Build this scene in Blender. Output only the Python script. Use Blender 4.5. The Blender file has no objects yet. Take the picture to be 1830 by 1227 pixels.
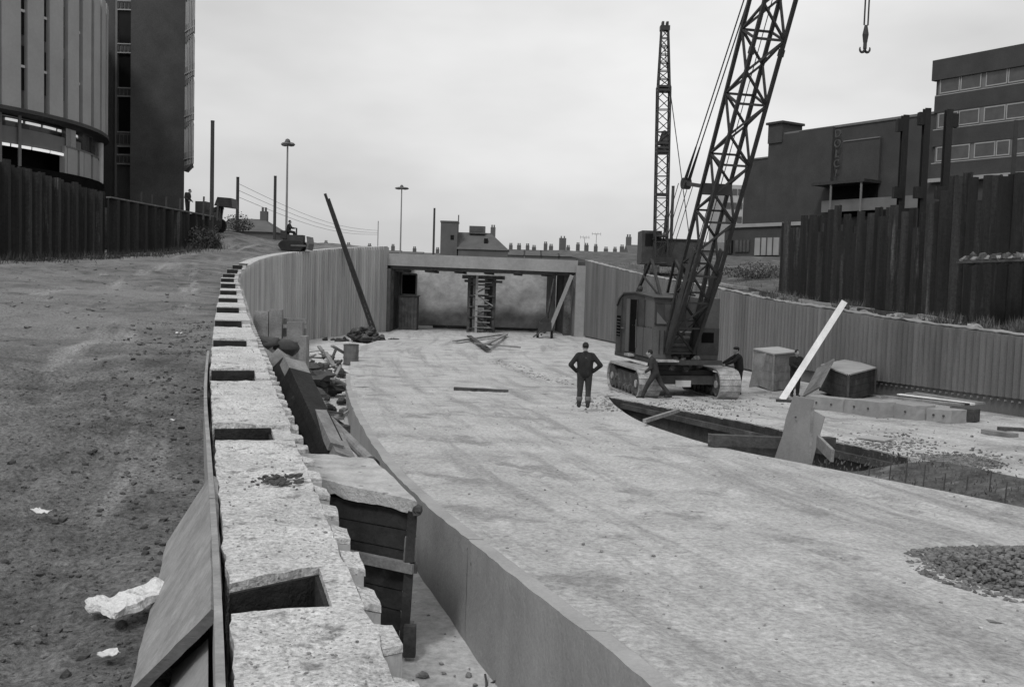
import bpy, math, random
from mathutils import Vector, Matrix, noise
R = math.radians
random.seed(7)
SC = bpy.context.scene
COL = SC.collection

# ------------------------------------------------------------------ camera, sky, sun, exposure
FPX, CX, CY = 1779.2, 915.0, 613.5            # 35 mm lens on 36 mm film, photograph of 1830 x 1227
PITCH, ROLL = -math.atan((613.5 - 500) / FPX), 0.030
fwd = Vector((0, math.cos(PITCH), math.sin(PITCH)))
up0 = Vector((0, -math.sin(PITCH), math.cos(PITCH)))
rt0 = Vector((1, 0, 0))
CR = rt0 * math.cos(ROLL) + up0 * math.sin(ROLL)
CU = up0 * math.cos(ROLL) - rt0 * math.sin(ROLL)
cam_d = bpy.data.cameras.new('camera'); cam = bpy.data.objects.new('camera', cam_d); COL.objects.link(cam)
cam_d.sensor_width = 36; cam_d.lens = 35; cam_d.clip_start = 0.1; cam_d.clip_end = 6000
m = Matrix((CR, CU, -fwd)).transposed().to_4x4(); cam.matrix_world = m
SC.camera = cam

SUN_EL, SUN_AZ = 52, 205                      # sun high and a little behind the camera's left; thin overcast
world = bpy.data.worlds.new('World'); SC.world = world; world.use_nodes = True
nt = world.node_tree; nt.nodes.clear()
def wn(t, **k):
    n = nt.nodes.new(t)
    for a, b in k.items(): setattr(n, a, b)
    return n
sky = wn('ShaderNodeTexSky', sky_type='NISHITA', sun_disc=False, sun_elevation=R(SUN_EL), sun_rotation=R(SUN_AZ),
         air_density=1.0, dust_density=6.0, ozone_density=1.0, altitude=50)
bw = wn('ShaderNodeRGBToBW'); nt.links.new(sky.outputs[0], bw.inputs[0])
tc = wn('ShaderNodeTexCoord'); mp = wn('ShaderNodeMapping'); mp.inputs['Scale'].default_value = (1.3, 1.3, 3.4); mp.inputs['Location'].default_value = (5, 1, 0)
nt.links.new(tc.outputs['Generated'], mp.inputs[0])
nz = wn('ShaderNodeTexNoise'); nz.inputs['Scale'].default_value = 1.5; nz.inputs['Detail'].default_value = 5; nz.inputs['Roughness'].default_value = .5
nt.links.new(mp.outputs[0], nz.inputs[0])
cl = wn('ShaderNodeMapRange'); cl.inputs[1].default_value = .32; cl.inputs[2].default_value = .68; cl.inputs[3].default_value = 5.8; cl.inputs[4].default_value = 9.2
nt.links.new(nz.outputs[0], cl.inputs[0])
mx = wn('ShaderNodeMix', data_type='FLOAT'); mx.inputs[0].default_value = .72   # cloud layer over the clear sky
nt.links.new(bw.outputs[0], mx.inputs[2]); nt.links.new(cl.outputs[0], mx.inputs[3])
bg = wn('ShaderNodeBackground'); bg.inputs[1].default_value = .125
nt.links.new(mx.outputs[0], bg.inputs[0])
wo = wn('ShaderNodeOutputWorld'); nt.links.new(bg.outputs[0], wo.inputs[0])

sd = bpy.data.lights.new('sun', 'SUN'); sd.energy = 1.5; sd.angle = R(11); sd.color = (1, 1, 1)
so = bpy.data.objects.new('sun', sd); COL.objects.link(so)
az, el = R(SUN_AZ), R(SUN_EL)                 # sky texture: rotation is clockwise from +Y seen from above
sdir = Vector((math.sin(az) * math.cos(el), math.cos(az) * math.cos(el), math.sin(el)))
so.rotation_euler = sdir.to_track_quat('Z', 'Y').to_euler(); so.location = (0, 0, 60)
vs = SC.view_settings
vs.view_transform = 'Standard'; vs.look = 'None'; vs.exposure = 0.0; vs.gamma = 1.0; vs.use_curve_mapping = False
SC.cycles.filter_width = 1.5; SC.cycles.max_bounces = 5; SC.cycles.diffuse_bounces = 3; SC.cycles.transparent_max_bounces = 8

# ------------------------------------------------------------------ survey: photograph pixel + known depth or level -> place
def ray(px, py): return fwd + CR * ((px - CX) / FPX) - CU * ((py - CY) / FPX)
def at(px, py, d):
    r = ray(px, py); return r * (d / r.y)
def on(px, py, z):
    r = ray(px, py); return r * (z / r.z)
def lerp(a, b, t): return a + (b - a) * t
def table(pts):
    pts = sorted(pts)
    xs = [p[0] for p in pts]; ys = [p[1] for p in pts]; n = len(xs)
    ms = []
    for i in range(n):
        if i == 0: ms.append((ys[1] - ys[0]) / (xs[1] - xs[0]))
        elif i == n - 1: ms.append((ys[-1] - ys[-2]) / (xs[-1] - xs[-2]))
        else:
            a = (ys[i] - ys[i-1]) / (xs[i] - xs[i-1]); b = (ys[i+1] - ys[i]) / (xs[i+1] - xs[i]); ms.append((a + b) / 2)
    def f(x):
        if x <= xs[0]: return ys[0] + ms[0] * (x - xs[0])
        if x >= xs[-1]: return ys[-1] + ms[-1] * (x - xs[-1])
        i = 0
        while x > xs[i+1]: i += 1
        h = xs[i+1] - xs[i]; t = (x - xs[i]) / h
        return ((2*t**3 - 3*t*t + 1) * ys[i] + (t**3 - 2*t*t + t) * h * ms[i] + (-2*t**3 + 3*t*t) * ys[i+1] + (t**3 - t*t) * h * ms[i+1])
    return f
def sstep(a, b, x):
    t = max(0, min(1, (x - a) / (b - a))); return t * t * (3 - 2 * t)
def nz2(x, y, s, o=3): return noise.fractal(Vector((x * s, y * s, 3.7)), 1.0, 2.0, o)

# ------------------------------------------------------------------ materials
MATS = {}
def mat(name, v, rough=.85, var=.25, scale=3.0, bump=.0, bscale=None, stretch=(1, 1, 1), fine=None, spots=None, metal=0.0, spec=.3, local=False, two=None, streak=None):
    """grey procedural surface: v base value, var slow tone variation, fine = (scale, amount) grain, spots = (scale, size, value) blotches,
    two = (value, scale, threshold, width) second tone in patches"""
    if name in MATS: return MATS[name]
    M = bpy.data.materials.new(name); M.use_nodes = True; t = M.node_tree; N = t.nodes; L = t.links
    b = N['Principled BSDF']; b.inputs['Roughness'].default_value = rough; b.inputs['Metallic'].default_value = metal
    b.inputs['Specular IOR Level'].default_value = spec
    if local:
        g = N.new('ShaderNodeTexCoord'); pos = g.outputs['Object']
    else:
        g = N.new('ShaderNodeNewGeometry'); pos = g.outputs['Position']
    mpn = N.new('ShaderNodeMapping'); mpn.inputs['Scale'].default_value = stretch; L.new(pos, mpn.inputs[0])
    n1 = N.new('ShaderNodeTexNoise'); n1.inputs['Scale'].default_value = scale; n1.inputs['Detail'].default_value = 6; n1.inputs['Roughness'].default_value = .6
    L.new(mpn.outputs[0], n1.inputs[0])
    r1 = N.new('ShaderNodeMapRange'); r1.inputs[1].default_value = .3; r1.inputs[2].default_value = .7
    r1.inputs[3].default_value = v * (1 - var); r1.inputs[4].default_value = v * (1 + var); L.new(n1.outputs[0], r1.inputs[0])
    out = r1.outputs[0]
    if two:
        n2 = N.new('ShaderNodeTexNoise'); n2.inputs['Scale'].default_value = two[1]; n2.inputs['Detail'].default_value = 7; n2.inputs['Roughness'].default_value = .65
        L.new(mpn.outputs[0], n2.inputs[0])
        r2 = N.new('ShaderNodeMapRange'); r2.inputs[1].default_value = two[2]; r2.inputs[2].default_value = two[2] + two[3]; L.new(n2.outputs[0], r2.inputs[0])
        mm = N.new('ShaderNodeMix'); mm.data_type = 'FLOAT'; mm.inputs[3].default_value = two[0]
        L.new(r2.outputs[0], mm.inputs[0]); L.new(out, mm.inputs[2]); out = mm.outputs[0]
    if streak:     # wear drawn out along the direction of travel: (across, along, value, threshold, width)
        uvn = N.new('ShaderNodeUVMap'); ms = N.new('ShaderNodeMapping'); ms.inputs['Scale'].default_value = (streak[0], streak[1], 1); L.new(uvn.outputs[0], ms.inputs[0])
        ns = N.new('ShaderNodeTexNoise'); ns.inputs['Scale'].default_value = 1; ns.inputs['Detail'].default_value = 8; ns.inputs['Roughness'].default_value = .62; L.new(ms.outputs[0], ns.inputs[0])
        rs = N.new('ShaderNodeMapRange'); rs.inputs[1].default_value = streak[3]; rs.inputs[2].default_value = streak[3] + streak[4]; L.new(ns.outputs[0], rs.inputs[0])
        mm = N.new('ShaderNodeMix'); mm.data_type = 'FLOAT'; mm.inputs[3].default_value = streak[2]
        L.new(rs.outputs[0], mm.inputs[0]); L.new(out, mm.inputs[2]); out = mm.outputs[0]
    if fine:
        n3 = N.new('ShaderNodeTexNoise'); n3.inputs['Scale'].default_value = fine[0]; n3.inputs['Detail'].default_value = 4; n3.inputs['Roughness'].default_value = .75
        L.new(pos, n3.inputs[0])
        r3 = N.new('ShaderNodeMapRange'); r3.inputs[1].default_value = .28; r3.inputs[2].default_value = .72; r3.inputs[3].default_value = 1 - fine[1]; r3.inputs[4].default_value = 1 + fine[1]
        L.new(n3.outputs[0], r3.inputs[0])
        mu = N.new('ShaderNodeMath'); mu.operation = 'MULTIPLY'; L.new(out, mu.inputs[0]); L.new(r3.outputs[0], mu.inputs[1]); out = mu.outputs[0]
    if spots:
        vo = N.new('ShaderNodeTexVoronoi'); vo.inputs['Scale'].default_value = spots[0]; L.new(pos, vo.inputs['Vector'])
        r4 = N.new('ShaderNodeMapRange'); r4.inputs[1].default_value = spots[1]; r4.inputs[2].default_value = spots[1] * 1.5; L.new(vo.outputs['Distance'], r4.inputs[0])
        mm = N.new('ShaderNodeMix'); mm.data_type = 'FLOAT'; mm.inputs[2].default_value = spots[2]
        L.new(r4.outputs[0], mm.inputs[0]); L.new(out, mm.inputs[3]); out = mm.outputs[0]
    L.new(out, b.inputs['Base Color'])
    if bump:
        nb = N.new('ShaderNodeTexNoise'); nb.inputs['Scale'].default_value = bscale or scale * 6; nb.inputs['Detail'].default_value = 5; nb.inputs['Roughness'].default_value = .65
        L.new(mpn.outputs[0], nb.inputs[0])
        bp = N.new('ShaderNodeBump'); bp.inputs['Strength'].default_value = min(1, bump); bp.inputs['Distance'].default_value = .03 * max(1, bump)
        L.new(nb.outputs[0], bp.inputs['Height']); L.new(bp.outputs[0], b.inputs['Normal'])
    MATS[name] = M
    return M
mat('wall_top', .46, .95, .22, 2.2, .9, 26, fine=(45, .55), two=(.20, 7, .56, .10), spots=(34, .17, .24))
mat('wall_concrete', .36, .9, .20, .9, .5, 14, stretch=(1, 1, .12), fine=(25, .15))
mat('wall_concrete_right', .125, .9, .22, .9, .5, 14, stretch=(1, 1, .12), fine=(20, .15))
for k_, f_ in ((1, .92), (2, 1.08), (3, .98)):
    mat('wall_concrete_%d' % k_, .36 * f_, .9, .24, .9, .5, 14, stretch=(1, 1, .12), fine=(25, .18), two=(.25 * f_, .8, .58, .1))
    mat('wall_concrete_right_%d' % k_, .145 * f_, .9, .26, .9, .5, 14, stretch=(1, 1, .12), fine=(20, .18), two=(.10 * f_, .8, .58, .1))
mat('slab_edge', .30, .85, .16, 1.3, .4, 18, stretch=(1, 1, .7), fine=(30, .12), spots=(3.2, .05, .15), two=(.24, .9, .58, .14))
mat('form_black', .016, .8, .5, 2.2, .4, 16, fine=(14, .4), two=(.05, 1.9, .64, .1))
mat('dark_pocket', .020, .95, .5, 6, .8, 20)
mat('road', .41, .95, .20, .9, 1.5, 16, fine=(15, .42), two=(.25, .7, .54, .10), streak=(1.5, .10, .27, .50, .16))
mat('lower_ground', .46, .95, .25, .8, .9, 9, fine=(9, .3), two=(.24, .5, .54, .16))
mat('dirt', .125, .97, .55, 1.3, 1.4, 30, fine=(26, .75), two=(.20, .13, .46, .16), streak=(.9, .10, .27, .55, .12))
mat('bank_earth', .075, .97, .5, .9, 1.0, 6, fine=(7, .45), two=(.16, .4, .55, .12))
mat('dark_earth', .065, .97, .5, 1.4, 1.0, 7, fine=(9, .5), two=(.15, .9, .55, .12))
mat('excavated_face', .20, .97, .25, .45, 1.0, 3, stretch=(1, 1, 1.4), fine=(1.6, .25), two=(.15, .22, .50, .2))
mat('far_ground', .16, .97, .3, .05)
mat('pebble', .19, .95, .6, 9)
mat('pebble_light', .40, .95, .4, 9)
mat('gravel', .12, .95, .75, 11)
mat('sheet_pile_steel', .013, .75, .6, 1.6, .5, 10, stretch=(2.2, 2.2, .16), fine=(9, .5), two=(.06, 1.2, .57, .12))
mat('sheet_pile_rusty', .024, .8, .6, 1.6, .5, 10, stretch=(2.2, 2.2, .16), fine=(9, .5), two=(.11, 1.2, .57, .12))
mat('sheet_pile_black', .008, .7, .6, 1.6, .5, 10, stretch=(2.2, 2.2, .16), fine=(9, .5), two=(.04, 1.2, .6, .12))
mat('letter_paint', .06, .8, .2, 2)
mat('pile_cap', .12, .9, .4, 3)
mat('black_steel', .022, .6, .4, 5, metal=.0, spec=.4)
mat('grey_steel', .075, .55, .35, 4, spec=.45, fine=(20, .2))
mat('crane_paint', .072, .6, .3, 1.2, spec=.4, stretch=(1, 1, .4), fine=(12, .2), two=(.045, 1.1, .55, .2))
mat('crane_dark', .035, .65, .4, 2.0, spec=.35, fine=(14, .3))
mat('track_steel', .27, .7, .45, 5, spec=.4, fine=(22, .35))
mat('track_side', .05, .75, .6, 4, fine=(12, .4), two=(.14, 3, .52, .14))
mat('rope', .03, .8, .2, 5)
mat('timber_light', .66, .8, .18, 2, .3, 30, stretch=(1, 1, .3), fine=(30, .15))
mat('timber_mid', .20, .88, .35, 2.5, .4, 25, fine=(24, .25))
mat('timber_dark', .050, .85, .5, 2.0, .5, 20, fine=(18, .35), two=(.11, 1.6, .6, .1))
mat('bin_timber', .035, .8, .5, 2.2, .4, 16, fine=(14, .3), two=(.10, 1.7, .64, .12))
mat('mortar', .43, .95, .25, 3, .9, 22, fine=(30, .2), spots=(4, .10, .22))
mat('plywood', .22, .85, .18, 2.0, .25, 30, stretch=(1, 1, .25), fine=(25, .12), spots=(1.3, .05, .1))
mat('formboard', .23, .85, .25, 3.0, .3, 24, stretch=(.5, 2, 2), fine=(30, .18))
mat('plaster_white', .66, .9, .15, 9, .8, 40, fine=(60, .15), two=(.30, 9, .56, .14))
mat('paper', .52, .8, .1, 9)
mat('brick_dark', .052, .9, .22, .7, .2, 9, fine=(14, .25))
mat('brick_right', .043, .9, .18, .5, .2, 9, fine=(9, .2))
mat('brick_far', .085, .9, .2, .3)
mat('roof_slate', .085, .85, .2, .5)
mat('panel_white', .27, .7, .10, .5, fine=(6, .06))
mat('panel_grey', .12, .7, .15, .8)
mat('frame_light', .25, .6, .12, 1)
mat('frame_white', .42, .6, .12, 1)
mat('concrete_pale', .32, .85, .15, .7, fine=(6, .1))
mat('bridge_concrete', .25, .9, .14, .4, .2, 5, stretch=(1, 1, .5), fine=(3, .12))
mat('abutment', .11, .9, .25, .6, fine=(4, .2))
mat('glass_dark', .008, .3, .2, 2, spec=.12)
mat('glass_grey', .05, .15, .3, 1.2, spec=.5)
mat('balcony_glass', .30, .4, .25, .8, spec=.4)
mat('interior_dark', .006, .95, .3, 2, spec=.03)
mat('canvas_grey', .06, .9, .3, 3)
mat('cloth_dark', .019, .95, .35, 7, 1.0, 9, stretch=(1.6, 1.6, .8), local=True)
mat('cloth_mid', .034, .95, .35, 7, 1.0, 9, stretch=(1.6, 1.6, .8), local=True)
mat('cloth_grey', .032, .95, .35, 7, 1.0, 9, stretch=(1.6, 1.6, .8), local=True)
mat('sock', .12, .95, .3, 9, local=True)
mat('skin', .26, .6, .1, 8, local=True)
mat('hair', .012, .7, .2, 20, local=True)
mat('boot', .014, .6, .3, 9, local=True)
mat('leaf', .045, .8, .5, 2.0)
mat('dry_grass', .10, .9, .5, 2.0)
mat('rust_bar', .06, .9, .3, 8)
mat('post_grey', .18, .7, .15, 1)
mat('pole_wood', .045, .9, .3, 1.5, stretch=(1, 1, .2))
mat('tyre', .02, .9, .3, 5)
mat('drum', .12, .7, .3, 3)
def emit(name, v):
    M = bpy.data.materials.new(name); M.use_nodes = True; b = M.node_tree.nodes['Principled BSDF']
    b.inputs['Base Color'].default_value = (.8, .8, .8, 1); b.inputs['Emission Color'].default_value = (1, 1, 1, 1); b.inputs['Emission Strength'].default_value = v
    MATS[name] = M
emit('lit_tube', .42)

# ------------------------------------------------------------------ mesh builder
def wloc(o):
    v = Vector((0, 0, 0))
    while o is not None: v += o.location; o = o.parent
    return v
def setuv(o, fn):
    me = o.data; uv = me.uv_layers.new(name='UVMap'); co = [fn(*v.co) for v in me.vertices]
    for l in me.loops: uv.data[l.index].uv = co[l.vertex_index]
    return o
class MB:
    def __init__(s): s.v = []; s.f = []
    def add(s, vs, fs):
        n = len(s.v); s.v += [Vector(p) for p in vs]; s.f += [tuple(i + n for i in f) for f in fs]; return s
    def hexa(s, p):      # p: 4 bottom (ccw from above) + 4 top
        return s.add(p, [(3, 2, 1, 0), (4, 5, 6, 7), (0, 1, 5, 4), (1, 2, 6, 5), (2, 3, 7, 6), (3, 0, 4, 7)])
    def box(s, c, d, M=None):
        x, y, z = d[0] / 2, d[1] / 2, d[2] / 2
        p = [Vector(q) for q in ((-x, -y, -z), (x, -y, -z), (x, y, -z), (-x, y, -z), (-x, -y, z), (x, -y, z), (x, y, z), (-x, y, z))]
        c = Vector(c)
        if M is not None: p = [M @ (q + c) for q in p]
        else: p = [q + c for q in p]
        return s.hexa(p)
    def beam(s, a, b, w, h, up=(0, 0, 1), w2=None, h2=None):
        a = Vector(a); b = Vector(b); t = (b - a).normalized(); u = Vector(up)
        if abs(t.dot(u)) > .97: u = Vector((0, 1, 0))
        sx = t.cross(u).normalized(); uy = sx.cross(t).normalized(); w2 = w2 or w; h2 = h2 or h
        p = []
        for q, ww, hh in ((a, w, h), (b, w2, h2)):
            p += [q - sx * ww / 2 - uy * hh / 2, q + sx * ww / 2 - uy * hh / 2, q + sx * ww / 2 + uy * hh / 2, q - sx * ww / 2 + uy * hh / 2]
        return s.add(p, [(0, 1, 2, 3), (7, 6, 5, 4), (0, 4, 5, 1), (1, 5, 6, 2), (2, 6, 7, 3), (3, 7, 4, 0)])
    def tube(s, pts, r, n=8, cap=True):
        pts = [Vector(p) for p in pts]; k = len(pts); rs = r if isinstance(r, (list, tuple)) else [r] * k
        base = len(s.v)
        for i, p in enumerate(pts):
            t = (pts[min(i + 1, k - 1)] - pts[max(i - 1, 0)]).normalized()
            u = Vector((0, 0, 1)) if abs(t.z) < .9 else Vector((0, 1, 0))
            a = t.cross(u).normalized(); b = a.cross(t)
            for j in range(n):
                an = 2 * math.pi * j / n; s.v.append(p + (a * math.cos(an) + b * math.sin(an)) * rs[i])
        for i in range(k - 1):
            for j in range(n):
                j2 = (j + 1) % n; s.f.append((base + i * n + j, base + i * n + j2, base + (i + 1) * n + j2, base + (i + 1) * n + j))
        if cap:
            s.f.append(tuple(base + j for j in reversed(range(n)))); s.f.append(tuple(base + (k - 1) * n + j for j in range(n)))
        return s
    def prism(s, poly, a, b, fn):   # poly 2D points (u,v) extruded from w=a to w=b; fn(u,v,w)->point
        n = len(poly); p = [fn(u, v, a) for u, v in poly] + [fn(u, v, b) for u, v in poly]
        return s.add(p, [tuple(reversed(range(n))), tuple(range(n, 2 * n))] + [(i, (i + 1) % n, n + (i + 1) % n, n + i) for i in range(n)])
    def blob(s, c, r, seed=0, jit=.25, seg=6, rings=4):
        c = Vector(c); r = Vector(r) if not isinstance(r, (int, float)) else Vector((r, r, r)); base = len(s.v)
        rnd = random.Random(seed)
        s.v.append(c + Vector((0, 0, r.z * (1 + rnd.uniform(-jit, jit)))))
        for i in range(1, rings):
            th = math.pi * i / rings
            for j in range(seg):
                ph = 2 * math.pi * (j + .5 * (i % 2)) / seg; k = 1 + rnd.uniform(-jit, jit)
                s.v.append(c + Vector((r.x * math.sin(th) * math.cos(ph) * k, r.y * math.sin(th) * math.sin(ph) * k, r.z * math.cos(th) * k)))
        s.v.append(c - Vector((0, 0, r.z)))
        e = len(s.v) - 1
        for j in range(seg): s.f.append((base, base + 1 + j, base + 1 + (j + 1) % seg))
        for i in range(rings - 2):
            for j in range(seg):
                a = base + 1 + i * seg; b = a + seg; s.f.append((a + j, b + j, b + (j + 1) % seg, a + (j + 1) % seg))
        a = base + 1 + (rings - 2) * seg
        for j in range(seg): s.f.append((a + j, e, a + (j + 1) % seg))
        return s
    def grid(s, fn, nu, nv):
        base = len(s.v)
        for i in range(nu + 1):
            for j in range(nv + 1): s.v.append(Vector(fn(i / nu, j / nv)))
        for i in range(nu):
            for j in range(nv):
                a = base + i * (nv + 1) + j; s.f.append((a, a + nv + 1, a + nv + 2, a + 1))
        return s
    def rough_hexa(s, p, nx, ny, nz, amp, sc, seed=0):
        """hexahedron subdivided on its six faces, surface shaken by noise"""
        p = [Vector(q) for q in p]
        def P(u, v, w):
            a = p[0].lerp(p[1], u).lerp(p[3].lerp(p[2], u), v); b = p[4].lerp(p[5], u).lerp(p[7].lerp(p[6], u), v)
            q = a.lerp(b, w); n = noise.noise_vector(q * sc + Vector((seed, seed * 2.1, 0))) + .5 * noise.noise_vector(q * sc * 2.7); return q + n * amp
        s.grid(lambda u, v: P(v, u, 0), ny, nx); s.grid(lambda u, v: P(u, v, 1), nx, ny)
        s.grid(lambda u, v: P(u, 0, v), nx, nz); s.grid(lambda u, v: P(v, 1, u), nz, nx)
        s.grid(lambda u, v: P(0, v, u), nz, ny) if False else s.grid(lambda u, v: P(0, u, v).copy(), ny, nz)
        s.grid(lambda u, v: P(1, v, u), nz, ny)
        return s
    def build(s, name, m, parent=None, smooth=False, label=None):
        L = wloc(parent)
        me = bpy.data.meshes.new(name); me.from_pydata([tuple(p - L) for p in s.v], [], s.f); me.update()
        me.materials.append(MATS[m] if isinstance(m, str) else m)
        if smooth:
            for p in me.polygons: p.use_smooth = True
        o = bpy.data.objects.new(name, me); COL.objects.link(o); o.parent = parent
        if label: o['label'] = label
        return o
def thing(name, label, cat, loc, group=None):
    o = bpy.data.objects.new(name, None); COL.objects.link(o); o.location = loc; o.empty_display_size = .2
    o['label'] = label; o['category'] = cat
    if group: o['group'] = group
    return o
def tag(o, label, cat, group=None):
    o['label'] = label; o['category'] = cat
    if group: o['group'] = group
    return o
def struct(o, label=None, kind='structure'):
    o['kind'] = kind
    if label: o['label'] = label
    return o
def stuff(o, label, cat=None):
    o['kind'] = 'stuff'; o['label'] = label
    if cat: o['category'] = cat
    return o

# ------------------------------------------------------------------ levels and lines of the cutting (metres, eye level = 0)
ZT = table([(-4, -1.24), (0, -1.22), (4, -1.19), (7.4, -1.18), (11, -1.1), (14.4, -1.01), (18, -.93), (21.4, -.83), (25, -.71), (28.4, -.62), (32, -.46),
            (35.4, -.32), (39, -.17), (42.5, 0), (50, .45), (60, 1.1), (70, 1.75), (81, 2.4)])          # top of left wall
LIN = table([(-4, 1.7), (3, -.35), (10, -2.4), (20, -5.33), (30, -8.2), (38, -10.5), (46, -12.35), (54.6, -13.75), (62.5, -13.99), (66.5, -13.5), (71.5, -12.75), (76.5, -11.6), (81, -10.3)])
ZTR = table([(5, -1.9), (14, -1.75), (22, -1.5), (30, -1.23), (36.5, -1.03), (40.5, -.85), (46, -.6), (53, -.12), (68, .73), (81, 1.75)])  # top of right wall
RIN = table([(5, 19.8), (14, 18.4), (22, 17.0), (30, 15.5), (40, 13.45), (51, 11.2), (60, 9.5), (68, 8.15), (81, 5.75)])
LED = table([(2, 2.4), (4, 1.65), (6.4, .95), (10, -.28), (14.5, -1.6), (22, -3.4), (30.8, -5.1), (41, -6.8), (56, -8.9), (68, -9.0), (81, -9.9), (100, -9.9)])   # left edge of road slab
TED = table([(2, 14.2), (10, 10.1), (15.1, 7.8), (18.7, 5.7), (20.6, 4.5), (23, 3.7), (25, 3.3), (29, 3.15), (33.2, 3.25)])
UED = table([(2, 15.6), (10, 12.0), (17.7, 9.1), (24.4, 6.65), (26.7, 5.8), (30, 4.5), (33.2, 3.25)])
ZL = table([(0, -2.38), (6, -2.6), (10, -2.75), (15, -3.0), (20, -3.12), (25, -3.25), (30, -3.5), (35, -3.82), (42, -4.0), (56, -4.12), (81, -4.4), (100, -4.45)])
ZR = table([(0, -2.9), (10, -3.08), (15, -3.22), (20, -3.36), (26, -3.52), (30, -3.68), (35, -3.85), (40, -4.0), (50, -4.12), (81, -4.42), (100, -4.47)])
ZS = table([(0, -3.85), (10, -3.87), (20, -3.93), (30, -4.05), (45, -4.2), (81, -4.5), (100, -4.5)])
def zroad(x, d):
    t = sstep(0, 1, (x - LED(d)) / 9.0); return lerp(ZL(d), ZR(d), t)
def gl(x, d):      # open ground left of the wall
    o = LIN(d) - .5; t = max(0, o - x)
    off = lerp(.50, .14, sstep(4, 13, d))
    z = ZT(d) - off + min(t, 24) * .035 * sstep(8, 45, d) + .02 * t * sstep(5, 2, d)
    z += 1.05 * math.exp(-(((x + 20.0) / 4.2) ** 2 + ((d - 67) / 6) ** 2))
    k = sstep(0, 1.2, t)
    return z + k * (.10 * nz2(x, d, .35) + .035 * nz2(x + 9, d, 1.9) + .05 * nz2(x, d + 4, .9) + (.035 * nz2(x, d, 4.5, 3) + .022 * nz2(x, d, 13, 2)) * sstep(18, 9, d))
def gr(x, d):      # bank right of the right wall
    t = max(0, x - RIN(d) - .4)
    return ZTR(d) - .06 + min(t, 30) * .07 * sstep(.2, 6, t) * sstep(78, 56, d) + .12 * nz2(x, d, .5) * sstep(.3, 2, t)

# ------------------------------------------------------------------ ground, road
def dspace(t, a, b, p=2.0): return a + (b - a) * t ** p
g = MB()
gx = lambda d, t: (lambda x: (x, d, gl(x, d)))(LIN(d) - .47 - .09 * sstep(3, 9, d) - t)
g.grid(lambda u, v: gx(dspace(u, 1.2, 12, 1.35), 7 * v ** 1.2), 330, 230)
sunk = lambda p, k: (p[0], p[1], p[2] - .05 * k)     # patches overlap, the coarser one dipping under the finer
g.grid(lambda u, v: sunk(gx(dspace(u, 1.2, 12, 1.35), 6.6 + 51 * v ** 2), sstep(.02, 0, v)), 40, 60)
g.grid(lambda u, v: (lambda d: sunk(gx(d, 58 * v ** 2), sstep(12.3, 11.9, d)))(dspace(u, 11.7, 82.5, 1.5)), 200, 120)
struct(setuv(g.build('ground', 'dirt', smooth=True), lambda x, y, z: (LIN(y) - x, y)), 'bare trodden earth beside the left retaining wall')
g = MB()
g.grid(lambda u, v: (lambda d: (lambda x: (x, d, gr(x, d)))(RIN(d) + .35 + 70 * v ** 1.8))(dspace(u, 4, 98, 1.3)), 110, 60)
struct(g.build('earth_bank', 'bank_earth', smooth=True), 'rough earth bank above the right retaining wall')
g = MB()
def lowfn(u, v):
    d = dspace(u, 0, 92, 1.4); x = lerp(LIN(min(d, 81)) - .3, RIN(min(d, 81)) + .3 if d < 81 else 6, v)
    z = ZS(d) - .75 * sstep(LED(d) + .6, LED(d) + 2.2, x) * sstep(45, 30, d) + .05 * nz2(x, d, .8) + .02 * nz2(x, d, 3)
    return (x, d, z)
g.grid(lowfn, 150, 60)
struct(g.build('excavation_floor', 'lower_ground', smooth=True), 'dusty lower floor of the cutting beside the wall footing')
g = MB()
def slabfn(E0, E1, d0, d1, p):
    def f(u, v):
        d = dspace(u, d0, d1, p); x = lerp(E0(d), E1(d), v); e = min(v, 1 - v) * 2
        z = zroad(x, d) + .03 * nz2((x - LED(d)) * 2.2, d * .16, 1) * min(1, e * 12) + (.025 * nz2(x, d, .6) + .012 * nz2(x, d, 2.6) + .006 * nz2(x, d, 9)) * min(1, e * 12)
        return (x, d, z)
    return f
g.grid(slabfn(lambda d: LED(d) + .14, TED, 2.2, 33.2, 1.5), 170, 110)
g.grid(slabfn(UED, RIN, 6, 33.2, 1.2), 110, 70)
g.grid(slabfn(lambda d: LED(d) + .14, lambda d: RIN(min(d, 81)), 33.2, 93, 1.0), 110, 60)
for E, d0 in ((TED, 2.2), (UED, 6)):       # trench sides of the slab
    g.grid(lambda u, v: (lambda d: (E(d), d, zroad(E(d), d) - v * 1.6))(lerp(d0, 33.2, u)), 60, 2)
struct(setuv(g.build('road', 'road', smooth=True), lambda x, y, z: (x - LED(y), y)), 'pale dusty unfinished roadway curving to the bridge')
# formed concrete edge of the slab, cast in lengths
ds = [2.2, 4.6, 7.4, 10.4, 13.6, 17, 20.6, 24.6, 29, 34, 40]
for i in range(len(ds) - 1):
    b = MB(); n = 24
    def edge(u, v, w):
        d = lerp(ds[i] + .008, ds[i+1] - .008, u); x = LED(d) + w * .17 - (.02 * nz2(d, 2, 2.3) if w == 0 and v > .9 else 0); zt = zroad(LED(d) + .2, d) + .012 + .012 * nz2(d, 7, 3.1); return Vector((x, d, lerp(ZS(d) - .35, zt, v)))
    b.grid(lambda u, v: edge(u, v, 0), n, 3); b.grid(lambda u, v: edge(u, 1, v) + Vector((0, 0, .004 * nz2(u * 9, i, 1))), n, 1); b.grid(lambda u, v: edge(u, v, 1), n, 1); b.grid(lambda u, v: edge(0, u, v), 1, 1); b.grid(lambda u, v: edge(1, u, v), 1, 1)
    struct(b.build('slab_edge', 'slab_edge'), 'smooth formed concrete edge of the road slab')
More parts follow.
